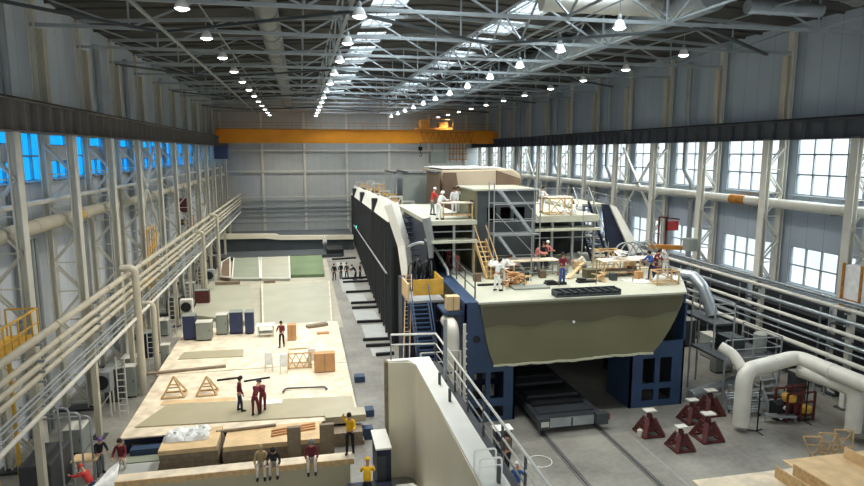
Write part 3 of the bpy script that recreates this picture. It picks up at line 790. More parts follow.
o = thing('bench_mould', 'long plywood-topped mould edge at the bottom where three workers sit', 'mould', (-2.5, 23.7, 0))
MB().box(-7.1, 1.75, 23.45, 24.0, 1.3, 1.38).build('plywood_top', 'plywood', o)
MB().box(-6.9, 1.6, 23.5, 23.95, 0, 1.3).build('mould_body', 'mold_tan', o)
MB().box(-7.1, 1.75, 23.4, 23.45, 1.15, 1.38).build('edge_strip', 'lumber', o)
for k, (x, y, w, d, h, mm, lb) in enumerate([(-.6, 25.05, .55, .5, 1.9, 'lumber_grey', 'upright grey board left of the lone seated worker'), (.75, 25.05, .6, .5, 1.9, 'lumber_grey', 'upright grey board right of the lone seated worker')]):
    o = thing('upright_sheet', lb, 'board', (x, y, 0)); MB().box(x - w / 2, x + w / 2, y - .1, y + .1, 0, h + .3).build('board', mm, o)
    MB().bar((x, y + .1, 1.5), (x, y + .45, 0.02), .06).build('strut', 'lumber', o)
p = at(292, 425, z=1.4)
o = thing('timber_trestle', 'pair of reddish battens laid diagonally on the light timber stack', 'battens', (p.x, p.y, 1.32))
f = MB()
for dy in (0, .25, .5): f.bar((-1.6, 26.2 + dy, 1.36), (.3, 26.6 + dy, 1.36), .1, .07)
f.build('batten', 'box_board', o)
b = MB(); a = at(320, 418, z=ZP); b.box(.8, 2.7, 28.05, 29., ZP + .001, ZP + .35); tag(b.build('mould_block', 'mold_tan'), 'tan block at the front right corner of the near platform', 'block')
plank(216, 433, 276, 426, 1.33, 'dark slim batten lying along the light timber stack', .12, .1, 'lumber_grey')
# ================================================================== REAR FLOOR MOULDS (left)
ZR = .3
def mould(name, label, px, z, m, z0=0, rim='mold_white'):
    poly = pz(px, z); o = thing(name, label, 'mould panel', (sum(p[0] for p in poly) / len(poly), sum(p[1] for p in poly) / len(poly), z0))
    MB().prism(poly, 'z', z0, z).build('panel', m, o)
    f = MB()
    for i in range(len(poly)):
        a = poly[i]; c = poly[(i + 1) % len(poly)]; f.bar((a[0], a[1], z - .04), (c[0], c[1], z - .04), .12, .14)
    f.build('rim', rim, o)
mould('floor_mould', 'large smooth pale mould panel behind the cabinets, nearer the dark wall', [(263, 326), (262, 284), (329, 281), (332, 324)], .35, 'mold_pale', rim='plywood')
mould('floor_mould', 'pale irregular mould panel behind the cabinets on the left side', [(192, 315), (205, 287), (249, 285), (252, 322)], .35, 'mold_pale', rim='mold_pale')
mould('floor_mould', 'pale grey-green mould panel in the far row, left one', [(232, 278), (234, 257), (259, 256), (260, 278)], .35, 'mold_greygreen')
mould('floor_mould', 'plain pale mould panel in the middle of the far row', [(261, 278), (261, 256), (289, 255), (290, 278)], .35, 'mold_pale')
mould('floor_mould', 'glossy green mould panel in the far row', [(291, 275), (290, 253), (321, 253), (324, 274)], .35, 'mold_green', rim='mold_green')
mould('floor_mould', 'sloping tan mould panel by the left wall in the far row', [(220, 276), (222, 262), (230, 257), (230, 277)], .5, 'brown')
b = MB(); b.box(-9.6, 2.9, 47.0, 79., 0, .03); struct(b.build('floor_pad', 'pad'))
plank(215, 285, 240, 284, .03, 'far dark plank on the floor left before the far mould row', .4, .3)
plank(264, 283, 275, 283, .03, 'short dark plank beside the big pale mould', .3, .3)
plank(322, 274.5, 291, 275, .03, 'dark batten under the near edge of the green mould', .3, .3, 'floor_edge')
# far long mould with white top edge
o = thing('long_mould', 'long dark mould with a cream top flange across the far end of the hall', 'mould', (-1.5, 88, 0))
MB().box(-11, 6.9, 86, 94, 0, 1.9).build('mould_body', 'slate', o)
MB().prism([(-11, 2.0), (-11, 2.75), (-3.5, 2.55), (-3, 2.3), (6.9, 2.1), (6.9, 1.5), (-3, 1.7), (-5, 1.95)], 'y', 85.7, 86).build('top_flange', 'mold_cream', o)
MB().box(-11, 6.9, 86, 94, 1.9, 2.0).build('deck_top', 'slate', o)
b = MB(); b.box(-10.2, 5.0, 80.2, 85.0, 0, .4); tag(b.build('long_mould', 'slate'), 'low dark grey strip mould before the long far mould', 'mould')
b = MB(); b.box(3.0, 5.2, 80.5, 84, 0, 1.0); tag(b.build('machine_block', 'black', bevel=.08), 'low black machine at the far end beside the dark wall', 'machine')
# floor strip by the dark wall: pale patches and black sleepers
for k, q in enumerate([[(343, 292), (339, 279), (352, 279), (357, 292)], [(350, 303), (346, 294), (363, 294), (369, 303)], [(357, 322), (352, 310), (374, 310), (382, 322)], [(366, 339), (361, 325), (382, 324), (391, 339)], [(373, 356), (370, 348), (392, 348), (394, 355)], [(341, 276), (336, 262), (346, 262), (350, 276)]]):
    b = MB().prism(pz(q, .01), 'z', 0, .012); struct(b.build('floor_marking', 'floor_pale'))
for k, (a, yy, c) in enumerate([(332, 260, 356), (342, 279.5, 368), (343, 283, 371), (346, 293, 377), (351, 304, 381), (352, 309, 384), (357, 323, 393), (363, 341, 393), (366, 347, 394), (376, 356, 394)]):
    p = at(a, yy, z=0); q = at(c, yy - 1.5, z=0)
    tag(MB().bar((p.x, p.y, .1), (q.x, q.y, .1), .22, .2).build('floor_sleeper', 'black'), '%s black sleeper from the far end on the floor beside the dark wall' % ORD[k], 'sleeper', 'sleepers beside the dark wall')
# ================================================================== PEOPLE
def skin_mesh(name, verts, edges, radii, m, parent, root=0, sub=1):
    me = bpy.data.meshes.new(name); me.from_pydata(verts, edges, []); me.materials.append(MATS[m])
    o = bpy.data.objects.new(name, me); col.objects.link(o); o.parent = parent
    CH.setdefault(parent.name, []).append(o)
    sk = o.modifiers.new('skin', 'SKIN'); sk.use_smooth_shade = True
    if not me.skin_vertices: me.skin_vertices_create() if hasattr(me, 'skin_vertices_create') else None
    if me.skin_vertices:
        for i, r_ in enumerate(radii):
            rr_ = r_ if isinstance(r_, tuple) else (r_, r_)
            me.skin_vertices[0].data[i].radius = rr_; me.skin_vertices[0].data[i].use_root = (i == root)
    sb = o.modifiers.new('subsurf', 'SUBSURF'); sb.levels = sub; sb.render_levels = sub
    return o
D2 = lambda a: math.radians(a)
npeople = [0]
def person(loc, face, label, top='c_white', legs='c_navy', hat=None, lean=8, arms=((15, 30), (15, 30)), sit=False, stride=6, h=1.75, group=None, hatc='c_white', scale=1, fing=True, kneel=False):
    """face = heading in degrees, 0 = looking down the hall (+Y); arms = (upper, fore) swing forward in degrees, for left and right"""
    npeople[0] += 1
    o = thing('person', label, 'person', loc, D2(face), group)
    k = h / 1.75
    L = D2(lean)
    d = Vector((0, math.sin(L), math.cos(L)))
    pel = Vector((0, -math.sin(L) * .12, .93 * k if not sit else .12))
    if kneel: pel = Vector((0, 0, .55 * k))
    waist = pel + d * .16 * k; chest = pel + d * .36 * k; nk = pel + d * .53 * k
    hd = Vector((0, math.sin(L * .9 + .15), math.cos(L * .9 + .15)))
    neck = nk + hd * .07 * k; head0 = nk + hd * .13 * k; head1 = nk + hd * .22 * k; head2 = nk + hd * .30 * k
    fwd = Vector((0, math.cos(L * .9 + .15), -math.sin(L * .9 + .15)))
    hips = []; 
    legs_j = []
    for s in (-1, 1):
        hip = pel + Vector((s * .1 * k, 0, -.04))
        if sit:
            knee = hip + Vector((s * .04, .4 * k, .0)); ank = knee + Vector((0, .03, -.40 * k)); toe = ank + Vector((0, .15, -.05))
        elif kneel:
            if s < 0: knee = hip + Vector((-.03, .38, -.1)); ank = knee + Vector((0, .02, -.36)); toe = ank + Vector((0, .15, -.03))
            else: knee = hip + Vector((.03, .12, -.42)); ank = knee + Vector((0, -.4, .03)); toe = ank + Vector((0, -.1, -.05))
        else:
            st = D2(stride) * s
            foot = Vector((s * .12, math.sin(st) * .85, .08)); ank = foot
            knee = (hip + ank) / 2 + Vector((0, .04, 0)); toe = ank + Vector((s * .03, .16, -.04))
        legs_j.append((hip, knee, ank, toe))
    arm_j = []
    for s, (ua, fa) in zip((-1, 1), arms):
        sh = nk + Vector((s * .18 * k, 0, -.045))
        a = D2(ua); b_ = D2(fa)
        el = sh + Vector((s * .06, math.sin(a) * .28, -math.cos(a) * .28)) * k
        wr = el + Vector((-s * .04, math.sin(a + b_) * .25, -math.cos(a + b_) * .25)) * k
        hn = wr + (wr - el).normalized() * .09
        arm_j.append((sh, el, wr, hn))
    # body: one continuous skin surface with head
    V = [pel, waist, chest, nk, neck, head0, head1, head2]; E_ = [(0, 1), (1, 2), (2, 3), (3, 4), (4, 5), (5, 6), (6, 7)]
    R = [(.13, .1), (.115, .085), (.13, .09), (.07, .06), .05, (.07, .075), (.078, .092), (.05, .06)]
    V.append(head1 + fwd * .115); E_.append((6, 8)); R.append(.012)
    for hip, knee, ank, toe in legs_j:
        n = len(V); V += [hip, knee, ank, toe]; R += [.075, .05, .035, .03]; E_ += [(0, n), (n, n + 1), (n + 1, n + 2), (n + 2, n + 3)]
    for sh, el, wr, hn in arm_j:
        n = len(V); V += [sh, el, wr]; R += [.045, .036, .026]; E_ += [(3, n), (n, n + 1), (n + 1, n + 2)]
    skin_mesh('body', [v.to_tuple() for v in V], E_, R, 'skin', o)
    # jacket
    V = [pel + d * .02, waist, chest, nk]; E_ = [(0, 1), (1, 2), (2, 3)]; R = [(.165, .13), (.15, .12), (.17, .125), (.1, .08)]
    for sh, el, wr, hn in arm_j:
        n = len(V); V += [sh, el, wr - (wr - el) * .08]; R += [.068, .056, .042]; E_ += [(3, n), (n, n + 1), (n + 1, n + 2)]
    skin_mesh('jacket', [v.to_tuple() for v in V], E_, R, top, o)
    V = [pel + d * .06, pel]; E_ = [(0, 1)]; R = [(.15, .12), (.155, .125)]
    for hip, knee, ank, toe in legs_j:
        n = len(V); V += [hip, knee, ank]; R += [.1, .072, .055]; E_ += [(1, n), (n, n + 1), (n + 1, n + 2)]
    skin_mesh('trousers', [v.to_tuple() for v in V], E_, R, legs, o, root=1)
    inv = lambda mb, nm, mt, par=o, sm=True: mb_local(mb, nm, mt, par, sm)
    for hip, knee, ank, toe in legs_j:
        mb = MB(); mb.path([ank + Vector((0, -.05, -.02)), ank + Vector((0, .02, -.02)), toe + Vector((0, 0, .01)), toe + Vector((0, .04, 0))], .05, 8, rr=[.045, .055, .045, .02])
        inv(mb, 'shoe', 'rubber')
    # head cover
    up = hd; side = Vector((1, 0, 0)); c = head1 + hd * .02
    mb = MB(); rings = 5; n = 12; vs = []; fs = []
    RX = .108 if hat else .098
    for i in range(rings + 1):
        t = (PI / 2) * i / rings * 1.05
        for j in range(n):
            a = 2 * PI * j / n
            vs.append(c + (side * math.cos(a) + fwd * math.sin(a) * 1.12) * RX * math.cos(t) * (1 if i else 1) + up * (math.sin(t) * .125))
    for i in range(rings):
        for j in range(n): fs.append((i * n + j, i * n + (j + 1) % n, (i + 1) * n + (j + 1) % n, (i + 1) * n + j))
    mb.add(vs, fs)
    if hat == 'helmet': mb.path([c + fwd * .09 - up * .005, c + fwd * .19 - up * .03], .05, 8, rr=[.07, .03])
    inv(mb, {'helmet': 'helmet', 'hood': 'hood', 'cap': 'cap'}.get(hat, 'hair'), hatc if hat else 'hair')
    if hat == 'hood' or not hat:
        mb = MB(); mb.path([c + up * .05 - fwd * .03, c - up * .06 - fwd * .04, c - up * .13 - fwd * .03], .09, 10, rr=[.09, .1, .06 if not hat else .1])
        inv(mb, 'hood_back' if hat else 'hair_back', hatc if hat else 'hair')
    mb = MB()
    for s in (-1, 1): mb.ball(head1 + fwd * .085 + side * s * .033 + up * .005, .012, 4)
    inv(mb, 'eyes', 'rubber')
    # hands: palm, four fingers, thumb
    for s, (sh, el, wr, hn) in zip((-1, 1), arm_j):
        f = (wr - el).normalized(); sd = Vector((1, 0, 0)); nn = f.cross(sd).normalized(); sd = nn.cross(f)
        mb = MB(); mb.path([wr, wr + f * .04, wr + f * .085], .03, 8, rr=[.022, .036, .032])
        for q in range(4):
            b0 = wr + f * .08 + nn * ((q - 1.5) * .018); ln = (.055, .07, .075, .06)[q]
            mb.path([b0, b0 + f * ln * .6, b0 + f * ln * .85 - sd * s * ln * .45], .009, 6)
        b0 = wr + f * .03 + nn * .03; mb.path([b0, b0 + nn * .025 + f * .02, b0 + nn * .03 + f * .05], .011, 6)
        inv(mb, 'hand', 'skin')
    return o
def mb_local(mb, name, m, parent, smooth):
    # vertices are already local to the (rotated) parent
    me = bpy.data.meshes.new(name); me.from_pydata([v for v in mb.v], [], mb.f); me.materials.append(MATS[m])
    for p in me.polygons: p.use_smooth = smooth
    o = bpy.data.objects.new(name, me); col.objects.link(o); o.parent = parent; return o
AR = dict(down=((8, 12), (8, 12)), work=((40, 50), (45, 45)), reach=((75, 10), (60, 20)), hips=((-15, 60), (-15, 60)), up=((150, 10), (40, 60)), lap=((25, 55), (25, 55)))
def pp(px, py, z): p = at(px, py, z=z); return (p.x, p.y, z)
# --- on the platforms, left
person(pp(240, 411, ZP + .06), -80, 'worker in a maroon shirt and blue trousers standing upright on the near platform', 'c_maroon', 'c_navy', None, 5, AR['down'])
person(pp(256, 415, ZP + .06), -20, 'dark maroon-clad worker stooping on the near platform, nearer of the stooping pair', 'c_maroon', 'c_maroon', 'cap', 38, AR['work'], hatc='c_navy')
q = pp(263, 411, ZP + .06); person(q, 15, 'dark-clad worker bending low behind his stooping partner on the near platform', 'c_maroon', 'c_maroon', 'cap', 60, AR['work'], hatc='c_maroon')
person(pp(282, 347, ZP), 170, 'lone worker in dark overalls before the narrow brown box', 'c_maroon', 'c_black', None, 6, AR['work'])
# --- group of five far away
for px, py, f_, lb, ar in [(334.5, 280, 160, 'leftmost dark figure of the far group beside the dark wall', 'down'), (341, 279, 200, 'second dark figure from the left in the far group', 'hips'), (347, 279, 150, 'middle figure of the far group, a bit lighter clothed', 'down'), (355.5, 280, 90, 'stooping figure in the far group next to the wall', 'work'), (360, 279, -90, 'rightmost dark figure of the far group against the wall', 'down')]:
    person(pp(px, py, 0), f_, lb, 'c_black' if 'middle' not in lb else 'c_olive', 'c_black', 'cap', 30 if 'stoop' in lb else 4, AR[ar], group='far group by the dark wall', hatc='c_black')
person(pp(325, 250, .4), 180, 'pale-clad figure standing alone at the far mould', 'c_white', 'c_grey', 'helmet', 3, AR['down'])
# --- seated three + yellow ones
for px, py, lb, tp, lg, ht, hc, ln in [(261, 447, 'seated worker in a yellow-grey vest, left of the seated pair', 'c_khaki', 'c_cream', 'cap', 'c_khaki', 18), (273.5, 446, 'seated worker in a black top bowing forward beside the yellow-vested one', 'c_black', 'c_cream', 'cap', 'c_black', 32), (311, 442, 'worker in maroon seated alone between the upright grey boards', 'c_maroon', 'c_cream', 'hood', 'c_grey', 15)]:
    q = at(px, py, y=23.75)
    person((q.x, 23.62, 1.38), 180, lb, tp, lg, ht, ln, AR['lap'], sit=True, hatc=hc)
person((1.63, 23.9, 1.38), 170, 'worker in a yellow vest and black trousers standing at the long bench end', 'c_yellow', 'c_black', None, 10, ((40, 60), (150, -20)))
q = at(366, 486, z=1.3)
person((q.x, 20.9, .8), -10, 'yellow-helmeted worker in yellow at the bottom edge below the standing one', 'c_yellow', 'c_black', 'helmet', 25, AR['work'], hatc='c_yellow')
b = MB(); b.box(1.4, 2.7, 19.9, 22.6, 0, .8); tag(b.build('step_block', 'navy_dark'), 'dark blue step block under the yellow-helmeted worker', 'block')
# --- lower left people
person(pp(123, 478, 0), 175, 'worker in a maroon shirt and white trousers holding the white sheet', 'c_maroon', 'c_cream', None, 6, ((30, 40), (30, 40)))
person(pp(101, 474, 0), -150, 'small dark-clad worker with a purple cap beside the yellow board', 'c_black', 'c_grey', 'cap', 20, AR['work'], hatc='c_purple')
q = pp(66, 491, 0); person((-8.25, 24.4, 0), 60, 'worker in a red and black jacket bending over at the lower left', 'c_red', 'c_navy', 'cap', 35, AR['reach'], hatc='c_red')
o = thing('work_table', 'small table with a yellow board top by the red-jacketed worker', 'table', (-8.2, 25.0, 0))
p = at(86, 457, z=.9); x, y = p.x, p.y
o.location = (x, y, 0)
MB().box(x - .5, x + .5, y - .35, y + .35, .84, .9).build('top', 'plywood_warm', o)
for dx in (-.42, .42):
    for dy in (-.28, .28): MB().box(x + dx - .03, x + dx + .03, y + dy - .03, y + dy + .03, 0, .84).build('leg', 'steel_grey', o)
# white sheet held
b = MB(); n = 8; vs = []; fs = []
A = at(119, 462, z=1.05); Bp = at(84, 492, z=.9); Cc = at(118, 486, z=.4)
for i in range(n + 1):
    for j in range(n + 1):
        u, v = i / n, j / n
        p = A * (1 - u) * (1 - v * .3) + A * (.3 * v * (1 - u)) + (Bp * (1 - v) + Cc * v) * u
        p = p + Vector((0, 0, .06 * math.sin(u * 7 + v * 5)))
        vs.append(p)
for i in range(n):
    for j in range(n): a = i * (n + 1) + j; fs.append((a, a + 1, a + n + 2, a + n + 1))
b.add(vs, fs); o = b.build('cloth_sheet', 'paper', smooth=True); sd_ = o.modifiers.new('solid', 'SOLIDIFY'); sd_.thickness = .02
tag(o, 'white cloth sheet pulled by the maroon-shirted worker at lower left', 'sheet')
# ================================================================== CREAM MOULD WALL + RAILED WALKWAY (centre bottom)
o = thing('mould_shell', 'tall cream mould half with a rounded inner corner and a white top flange', 'mould', (4., 17, 0))
inner = [(3.2, 24.1), (3.75, 24.08)]
for i in range(9):
    a = PI / 2 * i / 8; inner.append((3.75 + .55 * math.sin(a), 24.08 - .55 * (1 - math.cos(a))))
inner += [(4.3, 20), (4.26, 15), (4.22, 9)]
outer = [(4.5, 9), (4.55, 20), (4.55, 24.35), (3.2, 24.35)]
MB().prism(inner + outer, 'z', 0, 5.).build('shell', 'mold_cream', o, smooth=True)
MB().prism([(4.3, 9), (4.3, 23.5), (4.1, 24.1), (3.2, 24.2), (3.2, 24.4), (5.02, 24.4), (5.02, 9)], 'z', 5., 5.06).build('top_flange', 'mold_white', o)
MB().prism([(3.12, 24.05), (3.24, 24.05), (3.24, 24.4), (3.12, 24.4)], 'z', 0, 5.06).build('edge_strip', 'lumber_grey', o)
r_ = MB(); r_.prism([(3.25, 22.2), (3.9, 22.2), (4.28, 21.6), (4.28, 9), (3.35, 9)], 'z', .0, .75); r_.build('base_flange', 'mold_white', o)
for k, y in enumerate((21.2, 19.6, 14.2)):
    tag(MB().box(4.72, 4.8, y, y + .12, 5.06, 5.5).build('clamp_pin', 'steel_dark'), '%s dark upright pin from the far end on the white flange' % ORD[k], 'pin', 'pins on the white flange')
w = MB()
for yy in (14.5, 15.0):
    w.path(rounded([(4.32, yy, 5.06), (4.32, yy, 5.62), (4.92, yy, 5.62), (4.92, yy, 5.06)], .1), .028, 8)
w.bar((4.32, 14.5, 5.4), (4.92, 14.5, 5.4), .04)
tag(w.build('grab_frame', 'mold_white'), 'small white grab frame on the white flange near the bottom edge', 'frame')
o = thing('guard_railing', 'long pale three-bar handrail with dark posts beside the white flange', 'railing', (5.2, 17, 0))
MB().box(5.06, 5.34, 9.5, 24.2, 4.87, 4.93).build('kick_ledge', 'steel_dark', o)
MB().box(5.28, 5.34, 9.5, 24.2, 4.67, 4.87).build('edge_beam', 'steel_dark', o)
posts = [10 + 1.8 * i for i in range(8)] + [24.1]
for y in posts: MB().box(5.2, 5.26, y - .03, y + .03, 4.93, 6.1).build('rail_post', 'steel_dark', o)
MB().path([(5.23, 9.5, 6.12), (5.23, 24.1, 6.12), (3.4, 24.3, 6.12)], .045, 8).build('top_rail', 'mold_white', o)
MB().path([(5.23, 9.5, 5.7), (5.23, 24.1, 5.7), (3.4, 24.3, 5.7)], .032, 8).build('middle_rail', 'mold_white', o)
MB().path([(5.23, 9.5, 5.32), (5.23, 24.1, 5.32)], .025, 8).build('lower_rail', 'steel_grey', o)
MB().path([(3.4, 24.3, 5.06), (3.4, 24.3, 6.12)], .03, 8).build('rail_post', 'steel_grey', o)
for y in (10.5, 15, 19.5, 23.8):
    for x in (5.25,): MB().box(x - .06, x + .06, y - .06, y + .06, 0, 4.87).build('support_leg', 'navy_dark', o)
sc_ = MB(); sc_.box(5.08, 5.2, 21.9, 22.02, 4.93, 7.3); tag(sc_.build('steel_post', 'steel_grey'), 'tall grey post standing beside the pale handrail and white flange', 'post')
# cabinet and blue machine left of the cream wall
p = at(378, 420, z=1.2)
o = thing('machine_cabinet', 'dark cabinet with a white top in front of the cream mould wall', 'cabinet', (2.8, 22.9, 0))
MB().box(2.55, 3.1, 22.4, 24.0, 0, 2.15).build('body', 'navy_dark', o); MB().box(2.5, 3.12, 22.35, 24.05, 2.15, 2.22).build('top', 'mold_white', o)
MB().box(2.56, 2.9, 22.37, 22.4, .5, 1.9).build('door', 'slate', o)
b = MB(); b.box(2.5, 3.05, 18.6, 22.1, 0, 1.0); tag(b.build('machine_block', 'navy_dark', bevel=.03), 'long low dark blue machine block left of the cream wall at the bottom', 'machine')
p = at(357, 381, z=0); b = MB(); b.box(p.x - .15, p.x + .45, p.y - .3, p.y + .3, 0, .35); tag(b.build('tool_box', 'navy'), 'small blue box on the floor right of the second platform', 'box')
p = at(364, 415, z=0); b = MB(); b.box(p.x - .15, p.x + .5, p.y - .3, p.y + .3, 0, .35); tag(b.build('tool_box', 'navy'), 'small blue box on the floor right of the near platform corner', 'box')
# ================================================================== MAIN HULL MOULD
YF = 28.5
cr_ = thing('mould_cradle', 'blue steel portal cradle carrying the big olive hull mould', 'cradle', (14, 32, 0))
def plate(xs, zs, y0, y1, x0, x1, z0, z1):
    b = MB(); xe = sorted([x0, x1] + [v for p in xs for v in p]); ze = sorted([z0, z1] + [v for p in zs for v in p])
    for i in range(len(xe) - 1):
        for j in range(len(ze) - 1):
            if any(abs(xe[i] - a) < 1e-6 for a, c in xs) and any(abs(ze[j] - a) < 1e-6 for a, c in zs): continue
            b.box(xe[i], xe[i + 1], y0, y1, ze[j], ze[j + 1])
    return b
plate([(8.1, 8.75), (9.0, 9.7)], [(.25, .8), (1.2, 2.6)], YF, YF + .12, 7.65, 10.3, 0, 6.15).build('left_leg_plate', 'navy', cr_)
plate([(8.1, 9.0), (9.3, 10)], [(.3, 1), (1.3, 2.6), (3, 5)], YF + 2.4, YF + 2.5, 7.65, 10.3, 0, 6.0).build('left_leg_rear_plate', 'navy_dark', cr_)
MB().box(10.2, 10.3, YF, YF + 2.5, 0, 3.).build('left_leg_side', 'navy', cr_)
MB().box(7.65, 7.75, YF, YF + 2.5, 0, 6.15).build('left_leg_side', 'navy', cr_)
plate([(17.4, 18.1), (18.4, 19.1)], [(.35, 1.0), (1.3, 2.7)], YF, YF + .12, 16.7, 19.8, 0, 3.6).build('right_leg_plate', 'navy', cr_)
MB().box(16.7, 16.8, YF, YF + 2.5, 0, 3).build('right_leg_side', 'navy', cr_); MB().box(19.7, 19.8, YF, YF + 2.5, 0, 5.6).build('right_leg_side', 'navy', cr_)
MB().lathe([(.16, 0), (.16, .02)], (8.05, YF - .03, 4.2), 14).v
w = MB(); w.path([(8.25, YF - .03, 4.35), (8.25, YF + .0, 4.35)], .19, 16); w.build('round_port', 'black', cr_, smooth=False)
for yy in (32, 34.5, 37, 40):
    for x in (8.2, 18.6): MB().box(x - .2, x + .2, yy - .2, yy + .2, 0, 3).build('inner_column', 'navy_dark', cr_)
w = MB(); w.prism([(7.65, YF), (8.4, YF), (8.9, 42), (8.0, 42)], 'z', 6.15, 6.22); w.build('left_edge_plate', 'navy', cr_)
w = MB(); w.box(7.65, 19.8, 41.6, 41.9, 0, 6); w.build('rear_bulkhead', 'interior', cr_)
# hull body
hm = thing('hull_mould', 'huge olive-grey ship hull mould with a pale flat deck and ragged pale lower lip', 'ship mould', (14, 34, 3))
n = 11
def side_pts():
    L = [(9.15, 3.0), (8.9, 3.6), (8.72, 4.3), (8.58, 5.1), (8.42, 5.95), (8.4, 6.15)]
    R_ = [(19.5, 6.15), (19.4, 5.6), (19.15, 5.0), (18.8, 4.3), (18.35, 3.6), (17.8, 3.0)]
    return L, R_
L, R_ = side_pts()
b = MB(); pl = L + R_; vs = []
for (yy, sx) in ((YF - .12, 0), (YF + .8, 0), (41.5, 1.2)):
    for (x, z) in pl: vs.append((x + (sx * .4 if x > 14 else 0) * (z - 3) / 3.2, yy + (0 if z > 4 else .0), z))
m_ = len(pl); fs = [tuple(range(m_)), tuple(reversed(range(2 * m_, 3 * m_)))]
for k in range(2):
    for i in range(m_): fs.append((k * m_ + i, k * m_ + (i + 1) % m_, (k + 1) * m_ + (i + 1) % m_, (k + 1) * m_ + i))
b.add(vs, fs); b.build('hull_shell', 'hull', hm)
# dark upper band with an uneven lower edge
b = MB(); xs = [8.62 + (19.12 - 8.62) * i / 16 for i in range(17)]
low = [4.95 + .12 * math.sin(i * 1.3) + .18 * (i / 16) for i in range(17)]
poly = [(x, z) for x, z in zip(xs, low)] + [(19.38, 5.75), (19.42, 6.0), (8.48, 6.0)]
b.prism(poly, 'y', YF - .15, YF - .12); b.build('upper_band', 'hull_band', hm)
b = MB(); k = 40
top = [(9.1 + (17.85 - 9.1) * i / k, 3.02 + .02 * math.sin(i * .9) + (.07 if i > k * .62 else 0)) for i in range(k + 1)]
bot = [(x, z - .08 - .03 * abs(math.sin(i * 2.1))) for i, (x, z) in enumerate(top)]
b.prism(top + bot[::-1], 'y', YF - .2, YF - .1); b.build('ragged_lip', 'hull_lip', hm)
DK = 6.2
deck_poly = [(8.3, YF - .2), (19.6, YF - .2), (21.3, 31.2), (21.7, 41.5), (8.9, 41.5)]
MB().prism(deck_poly, 'z', 6.15, DK + .05).build('deck', 'deck', hm)
MB().path([(13.3, YF - .2, 5.0), (13.3, YF - .14, 5.0)], .07, 10).build('glint_disc', 'paper', hm)  # bright reflection on the hull front, modelled as a small white disc
DK = 6.25
# right support under the deck overhang
b = MB(); b.prism([(19.6, 29.2), (21.2, 31.4), (21.5, 41), (19.6, 41)], 'z', 0.0, 6.1); b.v = b.v; tag(b.build('mould_block', 'slate'), 'dark steel-clad block beside and behind the right leg of the hull cradle', 'block')
# rear long body
lb = thing('long_hull_body', 'very long dark-sided hull mould body running to the far end of the hall', 'ship mould', (13, 70, 0))
MB().prism([(6.15, 42.2), (8.05, 100), (20.5, 100), (20.5, 42.2)], 'z', 0, 7.0).build('core', 'interior', lb)
# upper core following falling wall top
def wx(y): return 6.05 + (y - 42) * (8.0 - 6.05) / 58
def wz(y): return 8.8 - (y - 42) * 1.9 / 58
b = MB(); b.add([(wx(42.2) + .1, 42.2, 7), (wx(100) + .1, 100, 6.5), (20.5, 100, 6.5), (20.5, 42.2, 7), (wx(42.2) + .1, 42.2, wz(42)), (wx(100) + .1, 100, wz(100)), (20.5, 100, wz(100)), (20.5, 42.2, wz(42))],
              [(0, 3, 2, 1), (4, 5, 6, 7), (0, 1, 5, 4), (1, 2, 6, 5), (2, 3, 7, 6), (3, 0, 4, 7)]); b.build('upper_core', 'rack_dark', lb)
b = MB(); y = 42.2
while y < 100:
    b.bar((wx(y) - .02, y, 0), (wx(y) - .02, y, wz(y)), .22, .2, (0, 1, 0)); y += .75
b.build('side_cladding', 'dark_wall', lb)
for q in range(30):
    yy = 43.2 + q * 1.9; MB().bar((wx(yy) - .2, yy, 0), (wx(yy) - .2, yy, wz(yy) - .1), .12, .14).build('rib', 'steel_dark', lb)
a = at(360, 225, y=90); a.x = wx(90) - .32; c = at(402, 273, y=43); c.x = wx(43) - .32
b = MB(); b.path([a, c], .07, 8); b.build('side_handrail', 'steel_grey', lb)
fl = MB(); fl2 = MB()
segs = [(42.5, 54.6), (55.3, 71.8), (72.8, 89.2), (90.4, 98)]
for y0, y1 in segs:
    x0, x1 = wx(y0), wx(y1)
    fl.add([(x0 - .25, y0, wz(y0) - .1), (x1 - .25, y1, wz(y1) - .1), (x1 + .25, y1, wz(y1) + 1.3), (x0 + .3, y0, wz(y0) + 1.15), (x0 - .1, y0, wz(y0) - .1), (x1 - .1, y1, wz(y1) - .1), (x1 + .4, y1, wz(y1) + 1.3), (x0 + .45, y0, wz(y0) + 1.15)],
           [(0, 1, 2, 3), (7, 6, 5, 4), (0, 3, 7, 4), (1, 5, 6, 2), (3, 2, 6, 7), (0, 4, 5, 1)])
fl.build('flared_bulwark', 'mold_white', lb)
for y0, y1 in ((54.5, 55.4), (71.6, 73.), (89., 90.6)):
    x0 = wx(y0); fl2.box(x0 - .35, x0 + .1, y0, y1, wz(y0) - .25, wz(y0) + 1.05)
fl2.build('bulwark_gap', 'black', lb)
b = MB(); p0 = at(391, 204, y=41.6); p1 = at(404, 245, y=41.2); p2 = at(410, 296, y=40.6)
b.path([p0, p1, p2], .4, 4, rr=[.5, .45, .38]); b.build('end_fin', 'mold_white', lb)
